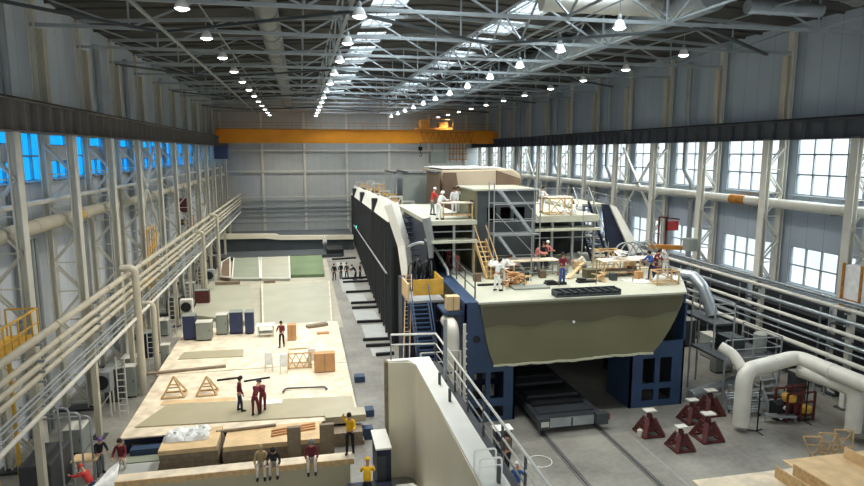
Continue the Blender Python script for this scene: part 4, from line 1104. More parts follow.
# top clutter: timber and mould scraps on the bulwark deck
cnt = [0, 0, 0]
for i in range(45):
    t = i / 44; y = 1 / (1 / 95 + (1 / 47.5 - 1 / 95) * t); x = wx(y) + (.9 + 1.1 * (i % 2)) + random.uniform(0, .3); z = wz(y)
    h = random.uniform(1.2, 2.6) * (.6 + .4 * (1 - t)); b = MB(); c = i % 3
    m_ = random.choice([['lumber', 'yellow', 'steel_white'], ['brown', 'slate', 'plywood'], ['lumber', 'lumber_grey', 'plywood']][c])
    if c == 0:
        for dx in (-.5, .5): b.bar((x + dx, y, z), (x + dx, y, z + h), .1)
        b.bar((x - .5, y, z + h), (x + .5, y, z + h), .12); b.bar((x - .5, y, z + .1), (x + .5, y, z + h), .09); nm, ct, lb_ = 'timber_trestle', 'trestle', 'upright trestle'
    elif c == 1: b.box(x - .35, x + .35, y - .3, y + .3, z, z + h * .6); nm, ct, lb_ = 'storage_box', 'box', 'box'
    else:
        for q in range(6): b.bar((x - .5, y - .3 + q * .12, z), (x + .3 - q * .1, y + q * .1, z + h * .7), .08)
        nm, ct, lb_ = 'plank_bundle', 'planks', 'bundle of leaning planks'
    tag(b.build(nm, m_), '%s %s from the far end of the long dark hull deck' % (ORD[cnt[c]], lb_), ct, 'clutter on the long hull deck'); cnt[c] += 1
# tall upright bulkheads on the long body
for k, (x0, x1, y0, y1, z0, z1, m_, lb_) in enumerate([
    (8.0, 8.15, 54, 60, 7.9, 11.7, 'steel_grey', 'leftmost grey upright bulkhead on the long hull body'),
    (8.7, 8.85, 52, 57, 8.1, 11.8, 'steel_grey', 'second thin grey upright bulkhead from the left on the hull body'),
    (8.3, 10.9, 51, 51.3, 8.2, 11.7, 'grey_cabinet', 'broad grey bulkhead panel turned to the camera, left of the beige deckhouse'),
    (10.2, 10.4, 46.5, 50.5, 8.5, 11.9, 'brown', 'brown upright bulkhead just left of the beige deckhouse')]):
    z0 = wz(y0) + .01
    o = thing('bulkhead', lb_, 'bulkhead', ((x0 + x1) / 2, (y0 + y1) / 2, z0)); MB().box(x0, x1, y0, y1, z0, z1).build('panel', m_, o)
    MB().box(x0 - .06, x1 + .06, y0 - .06, y1 + .06, z1, z1 + .08).build('top_cap', 'slate', o)
o = thing('deckhouse', 'large smooth beige deckhouse mould behind the dark cabin', 'deckhouse', (13.4, 50, 8.4))
MB().prism([(10.9, 8.64), (10.7, 12.1), (16.6, 12.15), (17.3, 11.7), (17.4, 8.64)], 'y', 47.5, 55).build('shell', 'beige_panel', o, bevel=.1)
MB().box(10.8, 15.8, 47.6, 54.9, 12.2, 12.26).build('roof_panel', 'mold_white', o)
MB().prism([(15.2, 8.66), (15.2, 12.05), (17.2, 11.4), (17.3, 8.66)], 'y', 47.3, 47.48).build('side_panel', 'brown', o)
MB().prism([(10.55, 8.66), (10.9, 11.9), (11.9, 11.9), (12.4, 8.66)], 'y', 47.3, 47.48).build('corner_panel', 'brown', o)
# ---- upper decks (left and right of the cabin)
UZ = 9.5
def updeck(name, label, x0, x1, y0, y1, z1, th, shelf, posts_):
    o = thing(name, label, 'deck', ((x0 + x1) / 2, (y0 + y1) / 2, 6.2))
    MB().box(x0, x1, y0, y1, z1 - th, z1).build('deck_slab', 'deck', o)
    MB().box(x0, x1, y0 - .3, y0 + 1.2, shelf - .14, shelf).build('lower_slab', 'deck', o)
    for x in posts_: MB().box(x - .07, x + .07, y0 + .2, y0 + .34, DK, z1 - th).build('post', 'steel_grey', o)
    f = MB()
    for zz in (shelf + .5, shelf - .6): f.bar((x0, y0 + .1, zz), (x1, y0 + .1, zz), .05)
    f.build('ledger_rail', 'steel_grey', o)
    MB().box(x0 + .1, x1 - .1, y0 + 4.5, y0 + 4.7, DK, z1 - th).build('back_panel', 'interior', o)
    return o
updeck('raised_deck', 'pale raised deck left of the dark cabin where white-suited workers build a frame', 7.2, 10.15, 35.2, 47.3, UZ, .25, 8.35, (7.4, 8.8, 10.))
updeck('raised_deck', 'pale raised deck with a thick edge right of the dark cabin', 14.1, 18.7, 36.6, 47.2, UZ, .4, 8.7, (14.3, 15.6, 17, 18.5))
b = MB(); b.prism([(7.22, 35.7), (7.3, 35.7), (7.3, 42), (7.22, 42)], 'z', DK, 9.24)
for i in range(9): b.box(6.75, 7.22, 37.6 + i * .45, 38. + i * .45, 6.7 + i * .3, 6.75 + i * .3)
tag(b.build('stepped_side_panel', 'navy_dark'), 'dark stepped panel closing the left side under the left raised deck', 'panel')
b = MB(); b.box(13.4, 18.7, 41.3, 41.55, DK, 9.1); b.box(14.2, 14.3, 37, 41.3, DK, 9.1); tag(b.build('partition', 'slate'), 'dark rear partition inside the opening under the right raised deck', 'partition')
# ---- dark cabin with scaffold
o = thing('cabin', 'dark box cabin with window openings standing on the hull deck', 'cabin', (12.1, 38, DK))
CY = 35.7
pf = plate([(10.9, 11.5), (11.75, 12.4), (12.6, 13.3)], [(9.3, 10.2)], CY, CY + .12, 10.3, 13.9, DK, 11.2); pf.build('front_wall', 'slate', o)
plate([(36.4, 36.8)], [(9.9, 10.6)], 10.2, 10.3, CY, 40, DK, 11.2)
sw = MB(); sw.box(10.2, 10.3, CY, 40, DK, 11.2); sw.build('side_wall', 'hull', o); MB().box(10.16, 10.2, 36.3, 36.9, 9.8, 10.6).build('side_window', 'black', o)
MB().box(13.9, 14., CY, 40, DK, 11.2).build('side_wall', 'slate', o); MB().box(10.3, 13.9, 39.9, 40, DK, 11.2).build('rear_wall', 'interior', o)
MB().box(10.1, 14.1, CY - .1, 40.1, 11.2, 11.3).build('roof', 'mold_pale', o)
o = thing('scaffold', 'metal scaffold with zigzag stair flights in front of the dark cabin', 'scaffold', (12, 34.9, DK))
ys = (34.3, 35.3)
X0, X1, X2 = 10.9, 11.6, 13.75
f = MB()
for y in ys:
    for x in (X0, X2): f.tube((x, y, DK), (x, y, 11.75), .04, 8)
f.build('upright', 'steel_grey', o)
f = MB()
for zz in (8.7, 11.3, 10.5, 9.5, 7.3):
    for y in ys: f.tube((X0, y, zz), (X2, y, zz), .028, 6)
for zz in (8.7, 11.3):
    for x in (X0, X2): f.tube((x, ys[0], zz), (x, ys[1], zz), .03, 6)
f.build('ledger', 'steel_grey', o)
f = MB()
for (xa, za, xb, zb) in ((11.3, 11.3, 13.3, 8.75), (11.2, 8.7, 13.0, DK + .05)):
    f.bar((xa, 34.4, za), (xb, 34.4, zb), .06, .16); f.bar((xa, 34.8, za), (xb, 34.8, zb), .06, .16)
    for i in range(1, 11):
        t = i / 11; x = xa + (xb - xa) * t; z = za + (zb - za) * t; f.box(x - .1, x + .1, 34.42, 34.78, z - .015, z + .015)
f.build('stair_flight', 'duct_metal', o)
f = MB(); f.tube((11.0, 34.3, 10.0), (13.7, 34.3, 7.2), .025, 6); f.tube((12.2, 34.3, 11.3), (13.7, 34.3, 9.6), .025, 6); f.build('diagonal_brace', 'steel_grey', o)
MB().box(X0, X2, ys[0], ys[1], 8.62, 8.67).build('landing', 'steel_grey', o)
# thin tall pole in front
b = MB(); b.tube((12.6, 32.6, DK), (12.6, 32.6, 10.4), .035, 8); tag(b.build('steel_post', 'steel_grey'), 'thin tall pole on the front deck beside the long work table', 'pole')
b = MB(); b.tube((17.1, 35.6, DK), (17.1, 35.6, 9.9), .03, 8); tag(b.build('steel_post', 'steel_grey'), 'thin pole before the opening of the right raised deck', 'pole')
# ---- right rear blue stair with sloping cheek
o = thing('steel_stair', 'dark blue steel staircase rising behind the right side of the raised deck', 'stairs', (20.2, 38, 6.2))
f = MB(); nn_ = 14
for i in range(nn_):
    t = i / nn_; f.box(19.0, 20.1, 38 + t * 3., 38.3 + t * 3, 6.4 + t * 3.5, 6.46 + t * 3.5)
f.build('tread', 'navy', o)
f = MB(); f.bar((18.95, 38, 6.4), (18.95, 41.2, 10), .06, .3); f.bar((20.15, 38, 6.4), (20.15, 41.2, 10), .06, .3); f.build('stringer', 'navy_dark', o)
f = MB(); f.bar((20.15, 38, 7.5), (20.15, 41.2, 11), .05); f.bar((18.95, 38, 7.5), (18.95, 41.2, 11), .05)
for t in (0, .25, .5, .75, 1): f.bar((20.15, 38 + 3.2 * t, 6.4 + 3.6 * t), (20.15, 38 + 3.2 * t, 7.5 + 3.5 * t), .05)
f.build('handrail', 'steel_grey', o)
MB().box(18.8, 21.5, 41.3, 46, 9.6, 9.8).build('landing', 'deck', o)
o = thing('bulwark_fin', 'sloping fin, dark inside and pale outside, at the right rear of the hull deck', 'fin', (21, 38, DK))
q = [at(603, 204, y=38), at(612, 205, y=38), at(634, 252, y=38), at(612, 256, y=38), at(607, 240, y=38)]
MB().prism([(v.x, v.z) for v in q], 'y', 38, 38.25).build('fin_panel', 'navy_dark', o)
q = [at(609, 204, y=37.9), at(616, 207, y=37.9), at(641, 252, y=37.9), at(631, 254, y=37.9)]
MB().prism([(v.x, v.z) for v in q], 'y', 37.8, 38.3).build('pale_edge', 'mold_white', o)
b = MB(); b.bar((18.9, 47, 9.5), (18.9, 47, 10.7), .05)
for i in range(12): b.bar((14.2 + i * .42, 47.1, 9.5), (14.2 + i * .42, 47.1, 10.6), .04)
b.bar((14.2, 47.1, 10.6), (22, 47.1, 10.6), .05); b.bar((14.2, 47.1, 10.1), (22, 47.1, 10.1), .04); b.bar((22, 47.1, 10.6), (22, 38.5, 10.2), .05); b.bar((22, 47.1, 10.1), (22, 38.5, 9.7), .04)
for yy in (39, 42, 45, 47): b.bar((22, yy, 6.2), (22, yy, 10.5), .05)
tag(b.build('guard_rail', 'steel_grey'), 'grey guard rail round the rear edge of the right raised deck', 'rail')
# ---- tables and frames on the upper decks
def table(x, y, z, w, d, h, label, top='plywood', leg='lumber', name='work_table', th=.06, shelf=False):
    o = thing(name, label, 'table', (x, y, z))
    MB().box(x - w / 2, x + w / 2, y - d / 2, y + d / 2, z + h - th, z + h).build('top', top, o)
    for a in (-1, 1):
        for c in (-1, 1): MB().box(x + a * (w / 2 - .06) - .04, x + a * (w / 2 - .06) + .04, y + c * (d / 2 - .06) - .04, y + c * (d / 2 - .06) + .04, z, z + h - th).build('leg', leg, o)
    f = MB()
    for c in (-1, 1): f.bar((x - w / 2 + .06, y + c * (d / 2 - .06), z + .25), (x + w / 2 - .06, y + c * (d / 2 - .06), z + .25), .06)
    f.build('stretcher', leg, o)
    if shelf: MB().box(x - w / 2 + .1, x + w / 2 - .1, y - d / 2 + .1, y + d / 2 - .1, z + .3, z + .34).build('shelf', 'lumber_grey', o)
    return o
table(9.15, 36.3, UZ, 1.9, .9, 1.0, 'wooden work table with a board on it on the left raised deck', shelf=True)
p = at(552, 213, z=UZ)
crate(p.x, 37.6, UZ, 1.55, 1.1, 1.05, 'wooden crate-like frame on the right raised deck', 'lumber', 2)
table(p.x, 37.6, UZ + 1.1, 1.7, 1.2, .06, 'pale board lying on the wooden frame of the right raised deck', name='board_top') if False else None
b = MB(); b.box(p.x - .85, p.x + .85, 37., 38.2, UZ + 1.09, UZ + 1.15); tag(b.build('board', 'plywood'), 'pale board lying on top of the crate-like frame', 'board')
for k, (px, py) in enumerate([(574, 210), (580, 210), (589, 221), (600, 221)]):
    p = at(px, py, z=UZ); b = MB(); b.lathe([(.12, 0), (.16, .1), (.15, .35), (.05, .4)], (p.x, max(p.y, 36.9), UZ), 10)
    tag(b.build('bucket', 'paper', smooth=True), '%s white pail from the left on the right raised deck' % ORD[k], 'pail', 'white pails on the raised deck')
person((8.0, 35.9, UZ), -60, 'hooded white-suited worker bending over the left raised deck table', 'c_white', 'c_white', 'hood', 25, AR['work'], hatc='c_white')
person((8.15, 38.6, UZ), -90, 'worker in a pinkish red top behind the white-suited one on the left raised deck', 'c_red', 'c_grey', 'cap', 12, AR['work'], hatc='c_white')
q = at(461, 208, z=UZ); person((9.55, 38.4, UZ), 160, 'left of two white-clad workers standing behind the wooden table', 'c_white', 'c_white', None, 5, AR['down'])
person((10.0, 39.4, UZ), 190, 'right of two white-clad workers standing behind the wooden table', 'c_white', 'c_white', None, 5, AR['work'])
q = at(541, 210, z=UZ)
person((14.75, 38.8, UZ), 160, 'left of two white-clad workers behind the crate-like frame on the right raised deck', 'c_white', 'c_white', None, 15, AR['work'])
person((15.6, 38.9, UZ), 200, 'right of two white-clad workers behind the crate-like frame on the right raised deck', 'c_white', 'c_white', None, 15, AR['work'])
# ---- front deck: people
person(pp(497, 291, DK), -70, 'white-clad worker with his back turned at the left of the front deck', 'c_white', 'c_white', None, 15, AR['work'])
person(pp(504, 284, DK), -120, 'white-clad worker facing the wood scraps behind his mate on the front deck', 'c_white', 'c_white', None, 30, AR['work'])
person(pp(562, 284, DK), 170, 'worker in a crimson shirt and blue trousers at the middle of the front deck', 'c_maroon', 'c_blue', None, 5, AR['work'], hatc='c_white')
q = at(527, 268, z=DK); person((q.x, 35.2 - .2 if q.y > 35 else q.y, DK), -100, 'worker in pink behind the long work table', 'c_pink', 'c_grey', None, 15, AR['work'])
q = at(543, 270, z=DK); person((q.x, q.y, DK), 160, 'dark-clad worker standing in the opening beyond the long work table', 'c_black', 'c_black', None, 5, AR['work'])
q = at(549, 270, z=DK); person((q.x, q.y + .5, DK), 200, 'white-capped dark worker at the right end of the long work table', 'c_pink', 'c_black', 'cap', 8, AR['work'], hatc='c_white')
person((19.4, 31.4, DK), 100, 'worker in blue in the cluster at the right end of the front deck', 'c_blue', 'c_navy', None, 20, AR['work'])
person((20.0, 32.1, DK), -140, 'worker in dark red in the cluster at the right end of the front deck', 'c_maroon', 'c_black', None, 25, AR['work'])
person((20.6, 31.9, DK), 120, 'white-clad worker at the far right end of the front deck', 'c_white', 'c_white', 'hood', 30, ((120, 20), (60, 40)), hatc='c_white')
person((16.6, 34.0, DK), 60, 'pale-clad worker crouching left of the cluttered bench on the front deck', 'c_cream', 'c_grey', 'hood', 30, AR['work'], kneel=True, hatc='c_grey')
# ---- front deck: furniture
table(13.0, 34.2, DK, 3.6, .9, .95, 'long thin-topped work table in front of the dark cabin', 'plywood', 'steel_grey')
table(11.2, 33.9, DK, 1.5, .9, .8, 'low table heaped with white material beside the two white-clad workers', 'plywood', 'lumber')
b = film(10.55, 11.85, 33.5, 34.3, DK + .8, .25)
tag(b.build('plastic_film', 'plastic_sheet', smooth=True), 'white crumpled material heaped on the low table', 'plastic film')
def woodheap(x, y, z, n, s, label, ms='lumber'):
    b = MB()
    for i in range(n):
        a = random.uniform(0, PI); l = random.uniform(.4, 1) * s; zz = z + .06 + i * .05
        c = Vector((x + random.uniform(-.3, .3) * s, y + random.uniform(-.3, .3) * s, zz)); d = Vector((math.cos(a) * l, math.sin(a) * l, random.uniform(-.02, .2)))
        b.bar(c - d * .5, c + d * .5, .12, .05)
    tag(b.build('scrap_wood', ms), label, 'wood scraps', kind='stuff')
woodheap(11.1, 31.6, DK, 16, 1.1, 'heap of reddish and tan wood scraps beside the two white-clad workers', 'box_board')
woodheap(11.8, 31.9, DK, 10, .9, 'tan wood offcuts lying right of the reddish scraps', 'lumber')
b = MB(); b.box(10.9, 12.9, 30.5, 31.3, DK, DK + .1); tag(b.build('floor_board', 'grey_cabinet'), 'flat grey board lying near the front edge of the deck, left part', 'board')
b = MB(); b.box(13.0, 14.2, 31.3, 31.7, DK, DK + .12); b.box(13.1, 13.6, 31.4, 31.8, DK + .12, DK + .2); tag(b.build('rubber_mat', 'black'), 'left black mat bundle on the front deck', 'mat')
b = MB(); b.box(15.0, 16.1, 31.5, 31.9, DK, DK + .12); b.box(15.1, 15.5, 31.6, 32., DK + .12, DK + .22); tag(b.build('rubber_mat', 'black'), 'right black mat bundle on the front deck', 'mat')
o = thing('slotted_tray', 'long black slotted tray with eight pockets at the front edge of the deck', 'tray', (14.2, 28.9, DK))
xa, xb = at(554, 299, y=28.8).x, at(617, 297, y=28.8).x
f = MB(); f.box(xa, xb, 28.45, 29.1, DK, DK + .04)
for i in range(9):
    x = xa + (xb - xa) * i / 8; f.box(x - .03, x + .03, 28.45, 29.1, DK + .04, DK + .3)
f.box(xa, xb, 29.06, 29.1, DK + .04, DK + .34); f.box(xa, xb, 28.45, 28.5, DK + .04, DK + .1); f.build('tray', 'slate', o)
for i in range(8):
    x = xa + (xb - xa) * (i + .5) / 8; MB().box(x - .14, x + .14, 28.55, 29.02, DK + .04, DK + .2).build('pocket', 'black', o)
for k in range(4):
    x0 = 17.7 + k * .38; tag(MB().bar((x0, 31.6, DK + .04), (x0 + .55, 30.5, DK + .04), .16, .07).build('white_slat', 'paper'), '%s white slat from the left lying slanted on the front deck' % ORD[k], 'slat', 'white slats on the front deck')
# cluttered bench on the right
table(18.3, 33.2, DK, 2.4, 1.1, .95, 'cluttered wooden bench at the right of the front deck', 'plywood', 'lumber', shelf=True)
table(20.4, 33.9, DK, 1.8, .9, .9, 'wooden trestle bench behind the worker cluster', 'plywood', 'lumber')
crate(19.6, 30.4, DK, 1.3, .7, .75, 'wooden open frame at the right front corner of the deck', 'lumber', 1)
crate(18.3, 34.6, DK, 1.4, .8, 1.3, 'wooden frame standing behind the cluttered bench', 'lumber', 2)
woodheap(18.2, 33.2, DK + .95, 10, .9, 'pile of pale scraps on top of the cluttered bench', 'paper')
b = film(19.4, 21.1, 30.9, 31.8, DK, .3)
tag(b.build('plastic_film', 'plastic_sheet', smooth=True), 'white crumpled film on the right front corner of the deck', 'plastic film')
b = MB(); b.box(16.0, 16.9, 32.6, 33.2, DK, DK + .5); tag(b.build('tool_box', 'hull_band'), 'dark box left of the cluttered bench', 'box')
b = MB(); b.bar((14.9, 32.6, DK + .05), (16.4, 33.9, DK + .7), .18, .08); tag(b.build('wooden_plank', 'lumber'), 'plank leaning up against the dark box on the front deck', 'plank')
for k, (x0, a) in enumerate([(19.6, .0), (20.7, .1)]):
    p0 = Vector((x0 - .6, 33.6, DK)); o = thing('bent_ladder', ['left', 'right'][k] + ' pale curved ladder leaning at the rear of the right deck cluster', 'ladder', p0)
    for dx in (0, .4):
        MB().path(rounded([(x0 - 1. + dx, 35.2, DK), (x0 + dx, 35.6, DK + 1.5), (x0 + .8 + dx, 35.6, DK + 1.6), (x0 + 1.2 + dx, 35.4, DK + .9)], .4), .045, 8).build('rail', 'steel_grey', o, smooth=True)
# wooden stairs on the left, gas bottles
p = at(486, 268, z=DK)
o = thing('wooden_stairs', 'steep wooden stair unit in front of the left raised deck', 'stairs', (10.6, 35, DK))
f = MB()
for x in (9.95, 10.65): f.bar((x, 35.1, 8.35), (x + .35, 33.6, DK + .02), .08, .2); f.bar((x, 35.1, 8.35), (x, 35.1, DK), .08); 
f.build('stringer', 'lumber', o); f = MB()
for i in range(8):
    t = (i + .5) / 8; f.box(9.95 + .35 * t, 10.65 + .35 * t, 35.1 - 1.5 * t - .12, 35.1 - 1.5 * t + .12, 8.35 - 2.1 * t - .02, 8.35 - 2.1 * t + .02)
f.build('tread', 'lumber', o)
f = MB()
for x in (9.95, 10.65): f.bar((x, 35.1, 9.2), (x + .35, 33.6, DK + .95), .05); f.bar((x + .35, 33.6, DK), (x + .35, 33.6, DK + .95), .05)
f.build('handrail', 'lumber', o)
def bottle(x, y, z, r, h, m, label):
    o = thing('gas_bottle', label, 'bottle', (x, y, z))
    MB().lathe([(r * .9, 0), (r, .04), (r, h * .78), (r * .85, h * .88), (r * .35, h * .95), (r * .3, h)], (x, y, z), 14).build('body', m, o, smooth=True)
    MB().lathe([(r * .25, 0), (r * .4, .02), (r * .4, .12), (r * .2, .16)], (x, y, z + h), 8).build('valve', 'steel_dark', o, smooth=True)
p = at(447, 268, z=DK); bottle(max(p.x, 9.0), p.y, DK, .19, 1.15, 'red', 'slim red gas bottle at the left deck edge')
p = at(456, 270, z=DK); bottle(p.x, p.y, DK, .26, 1.0, 'c_pink', 'stout pinkish cylinder right of the red gas bottle')
# deck edge rails at left
f = MB(); pts = [(8.35, 29.2), (8.45, 31.5), (8.6, 34), (8.75, 36.5), (8.8, 38.5)]
for (x, y) in pts: f.bar((x, y, DK), (x, y, DK + 1.05), .06)
for i in range(len(pts) - 1):
    for zz in (.5, 1.05): f.bar((pts[i][0], pts[i][1], DK + zz), (pts[i + 1][0], pts[i + 1][1], DK + zz), .045)
tag(f.build('guard_rail', 'slate'), 'dark guard rail along the left edge of the front deck', 'rail')
b = MB(); b.box(9.3, 11.3, 31.9, 32.1, DK, DK + .1); tag(b.build('rubber_mat', 'black'), 'dark strip across the deck left of the white-clad workers', 'mat')
woodheap(16.3, 31.8, DK, 9, .9, 'sparse offcuts between the crimson-shirted worker and the dark box', 'lumber')
woodheap(14.6, 33.0, DK, 8, .8, 'dark offcuts lying under the long work table', 'brown')
for k, (x, y, m_, w_) in enumerate(sorted([(9.6, 33.2, 'brown', .4), (12.3, 32.9, 'slate', .5), (13.6, 33.4, 'brown', .35), (15.4, 34.6, 'grey_cabinet', .6), (17.3, 31.9, 'slate', .35), (18.9, 31.9, 'box_board', .4), (19.3, 33.4, 'brown', .45), (20.9, 33., 'red_dark', .4), (20.2, 35.2, 'box_board', .7), (16.8, 35.4, 'lumber', .6)])):
    b = MB(); b.box(x - w_ / 2, x + w_ / 2, y - .2, y + .2, DK, DK + .25 + w_ * .5); tag(b.build('tool_box', m_, bevel=.02), '%s small box from the left among the clutter of the front deck' % ORD[k], 'box', 'small boxes on the front deck')
# front thin rail across deck
f = MB()
for x in (11.6, 13.6, 15.8, 18.): f.bar((x, 31.0, DK), (x, 31.0, DK + 1.1), .035)
f.bar((10.4, 31.0, DK + 1.1), (20.2, 31.0, DK + 1.1), .03); f.bar((10.4, 31, DK), (10.4, 31, DK + 1.1), .035); f.bar((20.2, 31, DK), (20.2, 31, DK + 1.1), .035)
tag(f.build('guard_rail', 'lumber_grey'), 'thin wire rail on posts across the front deck', 'rail')
# ---- left of the cradle: stair tower, yellow landing, carton, white riser
o = thing('stair_tower', 'dark blue stair tower with a yellow plywood landing between dark wall and hull cradle', 'stair tower', (6.1, 31.5, 0))
f = MB()
for x in (5.4, 7.25):
    for y in (29.2, 31.6, 33.6): f.bar((x, y, 0), (x, y, 5.7 if y > 30 else 4), .1)
f.build('column', 'navy', o)
MB().box(5.35, 7.3, 31.4, 33.7, 5.6, 5.72).build('landing', 'steel_grey', o)
f = MB(); f.box(5.6, 7.25, 31.45, 31.5, 6.0, 6.85); f.box(7.2, 7.25, 31.5, 33.6, 6.0, 6.85); f.build('plywood_guard', 'yellow', o)
f = MB(); f.box(5.35, 5.42, 31.5, 33.6, 5.72, 6.6); f.build('plywood_side', 'plywood_warm', o)
f = MB()
for i in range(14):
    t = i / 13; f.box(5.5, 6.35, 31.3 - 2.1 * t - .1, 31.3 - 2.1 * t + .1, 5.5 - 2.5 * t - .02, 5.5 - 2.5 * t + .02)
f.build('tread', 'navy', o)
f = MB()
for x in (5.45, 6.4): f.bar((x, 31.4, 5.6), (x, 29.1, 2.95), .06, .2); f.bar((x, 31.4, 6.6), (x, 29.1, 3.95), .05); f.bar((x, 29.1, 2.95), (x, 29.1, 3.95), .05)
f.build('stringer', 'navy', o)
MB().box(5.35, 7.3, 28.0, 29.15, 2.86, 2.95).build('lower_landing', 'navy_dark', o)
f = MB()
for i in range(14):
    t = i / 13; f.box(6.45, 7.2, 29.2 + 2.1 * t - .1, 29.2 + 2.1 * t + .1, 2.9 - 2.7 * t - .02, 2.9 - 2.7 * t + .02)
f.build('lower_tread', 'navy', o)
f = MB(); f.bar((5.35, 28, 0), (5.35, 28, 4), .08); f.bar((7.3, 28, 0), (7.3, 28, 4), .08); f.bar((5.35, 28, 4), (7.3, 28, 4), .05); f.bar((5.35, 28, 3.5), (7.3, 28, 3.5), .04); f.build('lower_rail', 'steel_white', o)
# yellow inner ladder frames beneath landing and a slim ladder along the dark wall
o = thing('slim_ladder', 'yellowish slim ladder running up beside the dark hull wall', 'ladder', (5.2, 36, 0))
l0 = at(404, 338, y=31.2); l1 = at(406, 274, y=34.0); l0.z = max(l0.z, 0)
o.location = (l0.x, l0.y, 0)
for dx in (0, .32): MB().bar(l0 + Vector((dx, 0, 0)) - (l1 - l0) * (l0.z / (l1.z - l0.z)), l1 + Vector((dx, 0, 0)), .045).build('rail', 'lumber', o)
f = MB()
for i in range(16):
    q = l0 + (l1 - l0) * ((i + .5) / 16); f.bar(q, q + Vector((.32, 0, 0)), .035)
f.build('rung', 'lumber', o)
# dark machinery heap between landing and fin
o = thing('cable_drum_stand', 'dark heap of hoses and brackets on the landing behind the yellow guard', 'machinery', (6.4, 34.6, 0))
f = MB(); f.box(5.6, 7.3, 34., 36.5, 0, 6.1); f.build('base_block', 'navy_dark', o)
for k in range(6):
    x = 5.8 + .25 * k; f = MB(); f.path(rounded([(x, 34.3 + .2 * k, 6.1), (x + .1, 34.4, 7.2 + .15 * (k % 3)), (x + .5, 35.2, 7.0), (x + .6, 35.5, 6.1)], .3), .06, 6); f.build('hose', 'black' if k % 2 else 'slate', o, smooth=True)
duct('hose', 'pale bent hose arching from the white fin to the front deck edge', [(6.35, 37.4, 7.7), (7.0, 36.9, 8.05), (7.7, 36.3, 7.9), (8.35, 35.2, 6.6), (8.35, 35, 6.25)], .09, 'duct_metal', 'hose', 8, None, .4)
b = MB(); pA = at(426, 218, y=35.1); pB = at(431, 258, y=35.0); b.path([pA, (pA + pB) / 2 + Vector((.1, 0, 0)), pB], .3, 4, rr=[.26, .22, .14]); tag(b.build('bow_fin', 'duct_metal'), 'pale blue-grey curved fin at the left corner of the raised deck', 'fin')
b = MB(); b.box(6.7, 7.9, 28.9, 30.6, 5.55, 5.68); b.bar((7.6, 28.9, 5.6), (7.6, 28.9, 4.5), .08); tag(b.build('side_bracket', 'navy'), 'blue shelf bracket at the left of the cradle under the carton', 'bracket')
carton(7.2, 29.3, 5.68, .65, .5, .75, 'pale cardboard carton on the blue bracket at the left of the cradle', 'plywood_warm', name='cardboard_box')
duct('air_duct', 'white upright duct with an elbow at the left of the hull cradle', [(7.0, 29.6, 5.1), (7.0, 28.4, 5.1), (7.0, 28.2, .3)], .33, 'duct_white', 'duct', 16, 1.4, .5)
b = MB(); b.box(7.45, 7.58, 28.0, 28.12, 0, 5.3)
for i in range(12): b.box(7.58, 7.64, 28.0, 28.12, .6 + i * .38, .66 + i * .38)
tag(b.build('toothed_post', 'steel_white'), 'pale toothed upright post right of the white duct', 'post')
# ---- rails and cart
for x in (11.1, 14.03):
    f = MB(); f.box(x - .04, x + .04, 3, 41, 0.0, .035); f.box(x - .14, x - .1, 3, 41, 0, .012); f.box(x + .1, x + .14, 3, 41, 0, .012)
    struct(f.build('floor_rail', 'steel_dark'))
struct(MB().box(15.1, 15.2, 18, 25.5, 0, .006).build('floor_marking', 'floor_stripe'))
o = thing('rail_cart', 'low grey flat rail cart parked under the hull mould', 'cart', (12.6, 30, 0))
MB().box(10.9, 14.25, 26.7, 36, .62, .72).build('deck', 'rack_dark', o)
for i in range(9): MB().box(11.1 + (i % 3) * .05, 14. - (i % 2) * .1, 27.2 + i * .95, 27.9 + i * .95, .72, .8 + (i % 3) * .06).build('deck_board', 'black' if i % 2 else 'rack_dark', o)
MB().box(11.45, 13.75, 26.62, 26.72, .28, .72).build('front_beam', 'duct_metal', o); MB().box(12.55, 12.62, 26.58, 26.62, .28, .72).build('beam_joint', 'steel_dark', o)
for x in (10.95, 14.2): MB().box(x - .06, x + .06, 26.8, 36, .35, .62).build('side_beam', 'steel_dark', o)
for x in (11.1, 14.03):
    for y in (27.1, 29.8, 32.5, 35.2):
        w = MB(); w.path([(x - .08, y, .29), (x + .08, y, .29)], .25, 18); w.build('wheel', 'steel_dark', o, smooth=True)
for x in (11.05, 14.1): MB().box(x - .3, x + .3, 26.4, 26.75, .3, .85).build('motor_housing', 'slate', o)
MB().box(14.2, 14.5, 26.45, 26.7, .5, .8).build('red_lamp', 'red', o); MB().box(10.9, 11.3, 26.38, 26.42, .45, .7).build('plate', 'steel_white', o)
b = MB(); p = at(540, 462, z=0)
b.path([(p.x + .52 * math.cos(2 * PI * i / 32), p.y + .52 * math.sin(2 * PI * i / 32), .03) for i in range(33)], .025, 6, cap=False)
tag(b.build('hoop', 'mold_white', smooth=True), 'white hoop lying on the floor right of the pale handrail', 'hoop')
q = at(508, 434, z=1.7); person((q.x, q.y, 0), 20, 'worker in brown holding a white board on the floor beyond the pale handrail', 'brown', 'c_black', None, 8, AR['work'], hatc='c_grey')
q = at(503, 428, z=1.1); b = MB(); b.box(q.x - .4, q.x + .35, q.y - .25, q.y + .25, 0, 1.1); tag(b.build('tool_cabinet', 'navy_dark', bevel=.02), 'small dark cabinet in front of the worker beyond the handrail', 'cabinet')
b = MB(); b.box(q.x - .45, q.x + .4, q.y - .3, q.y + .3, 1.1, 1.14); tag(b.build('board', 'paper'), 'white board lying on the small dark cabinet', 'board')
q = at(517, 470, z=1.5); person((q.x, q.y, 0), -30, 'worker in blue overalls half hidden behind the handrail at the bottom edge', 'c_blue', 'c_navy', 'cap', 10, AR['work'], hatc='c_white')
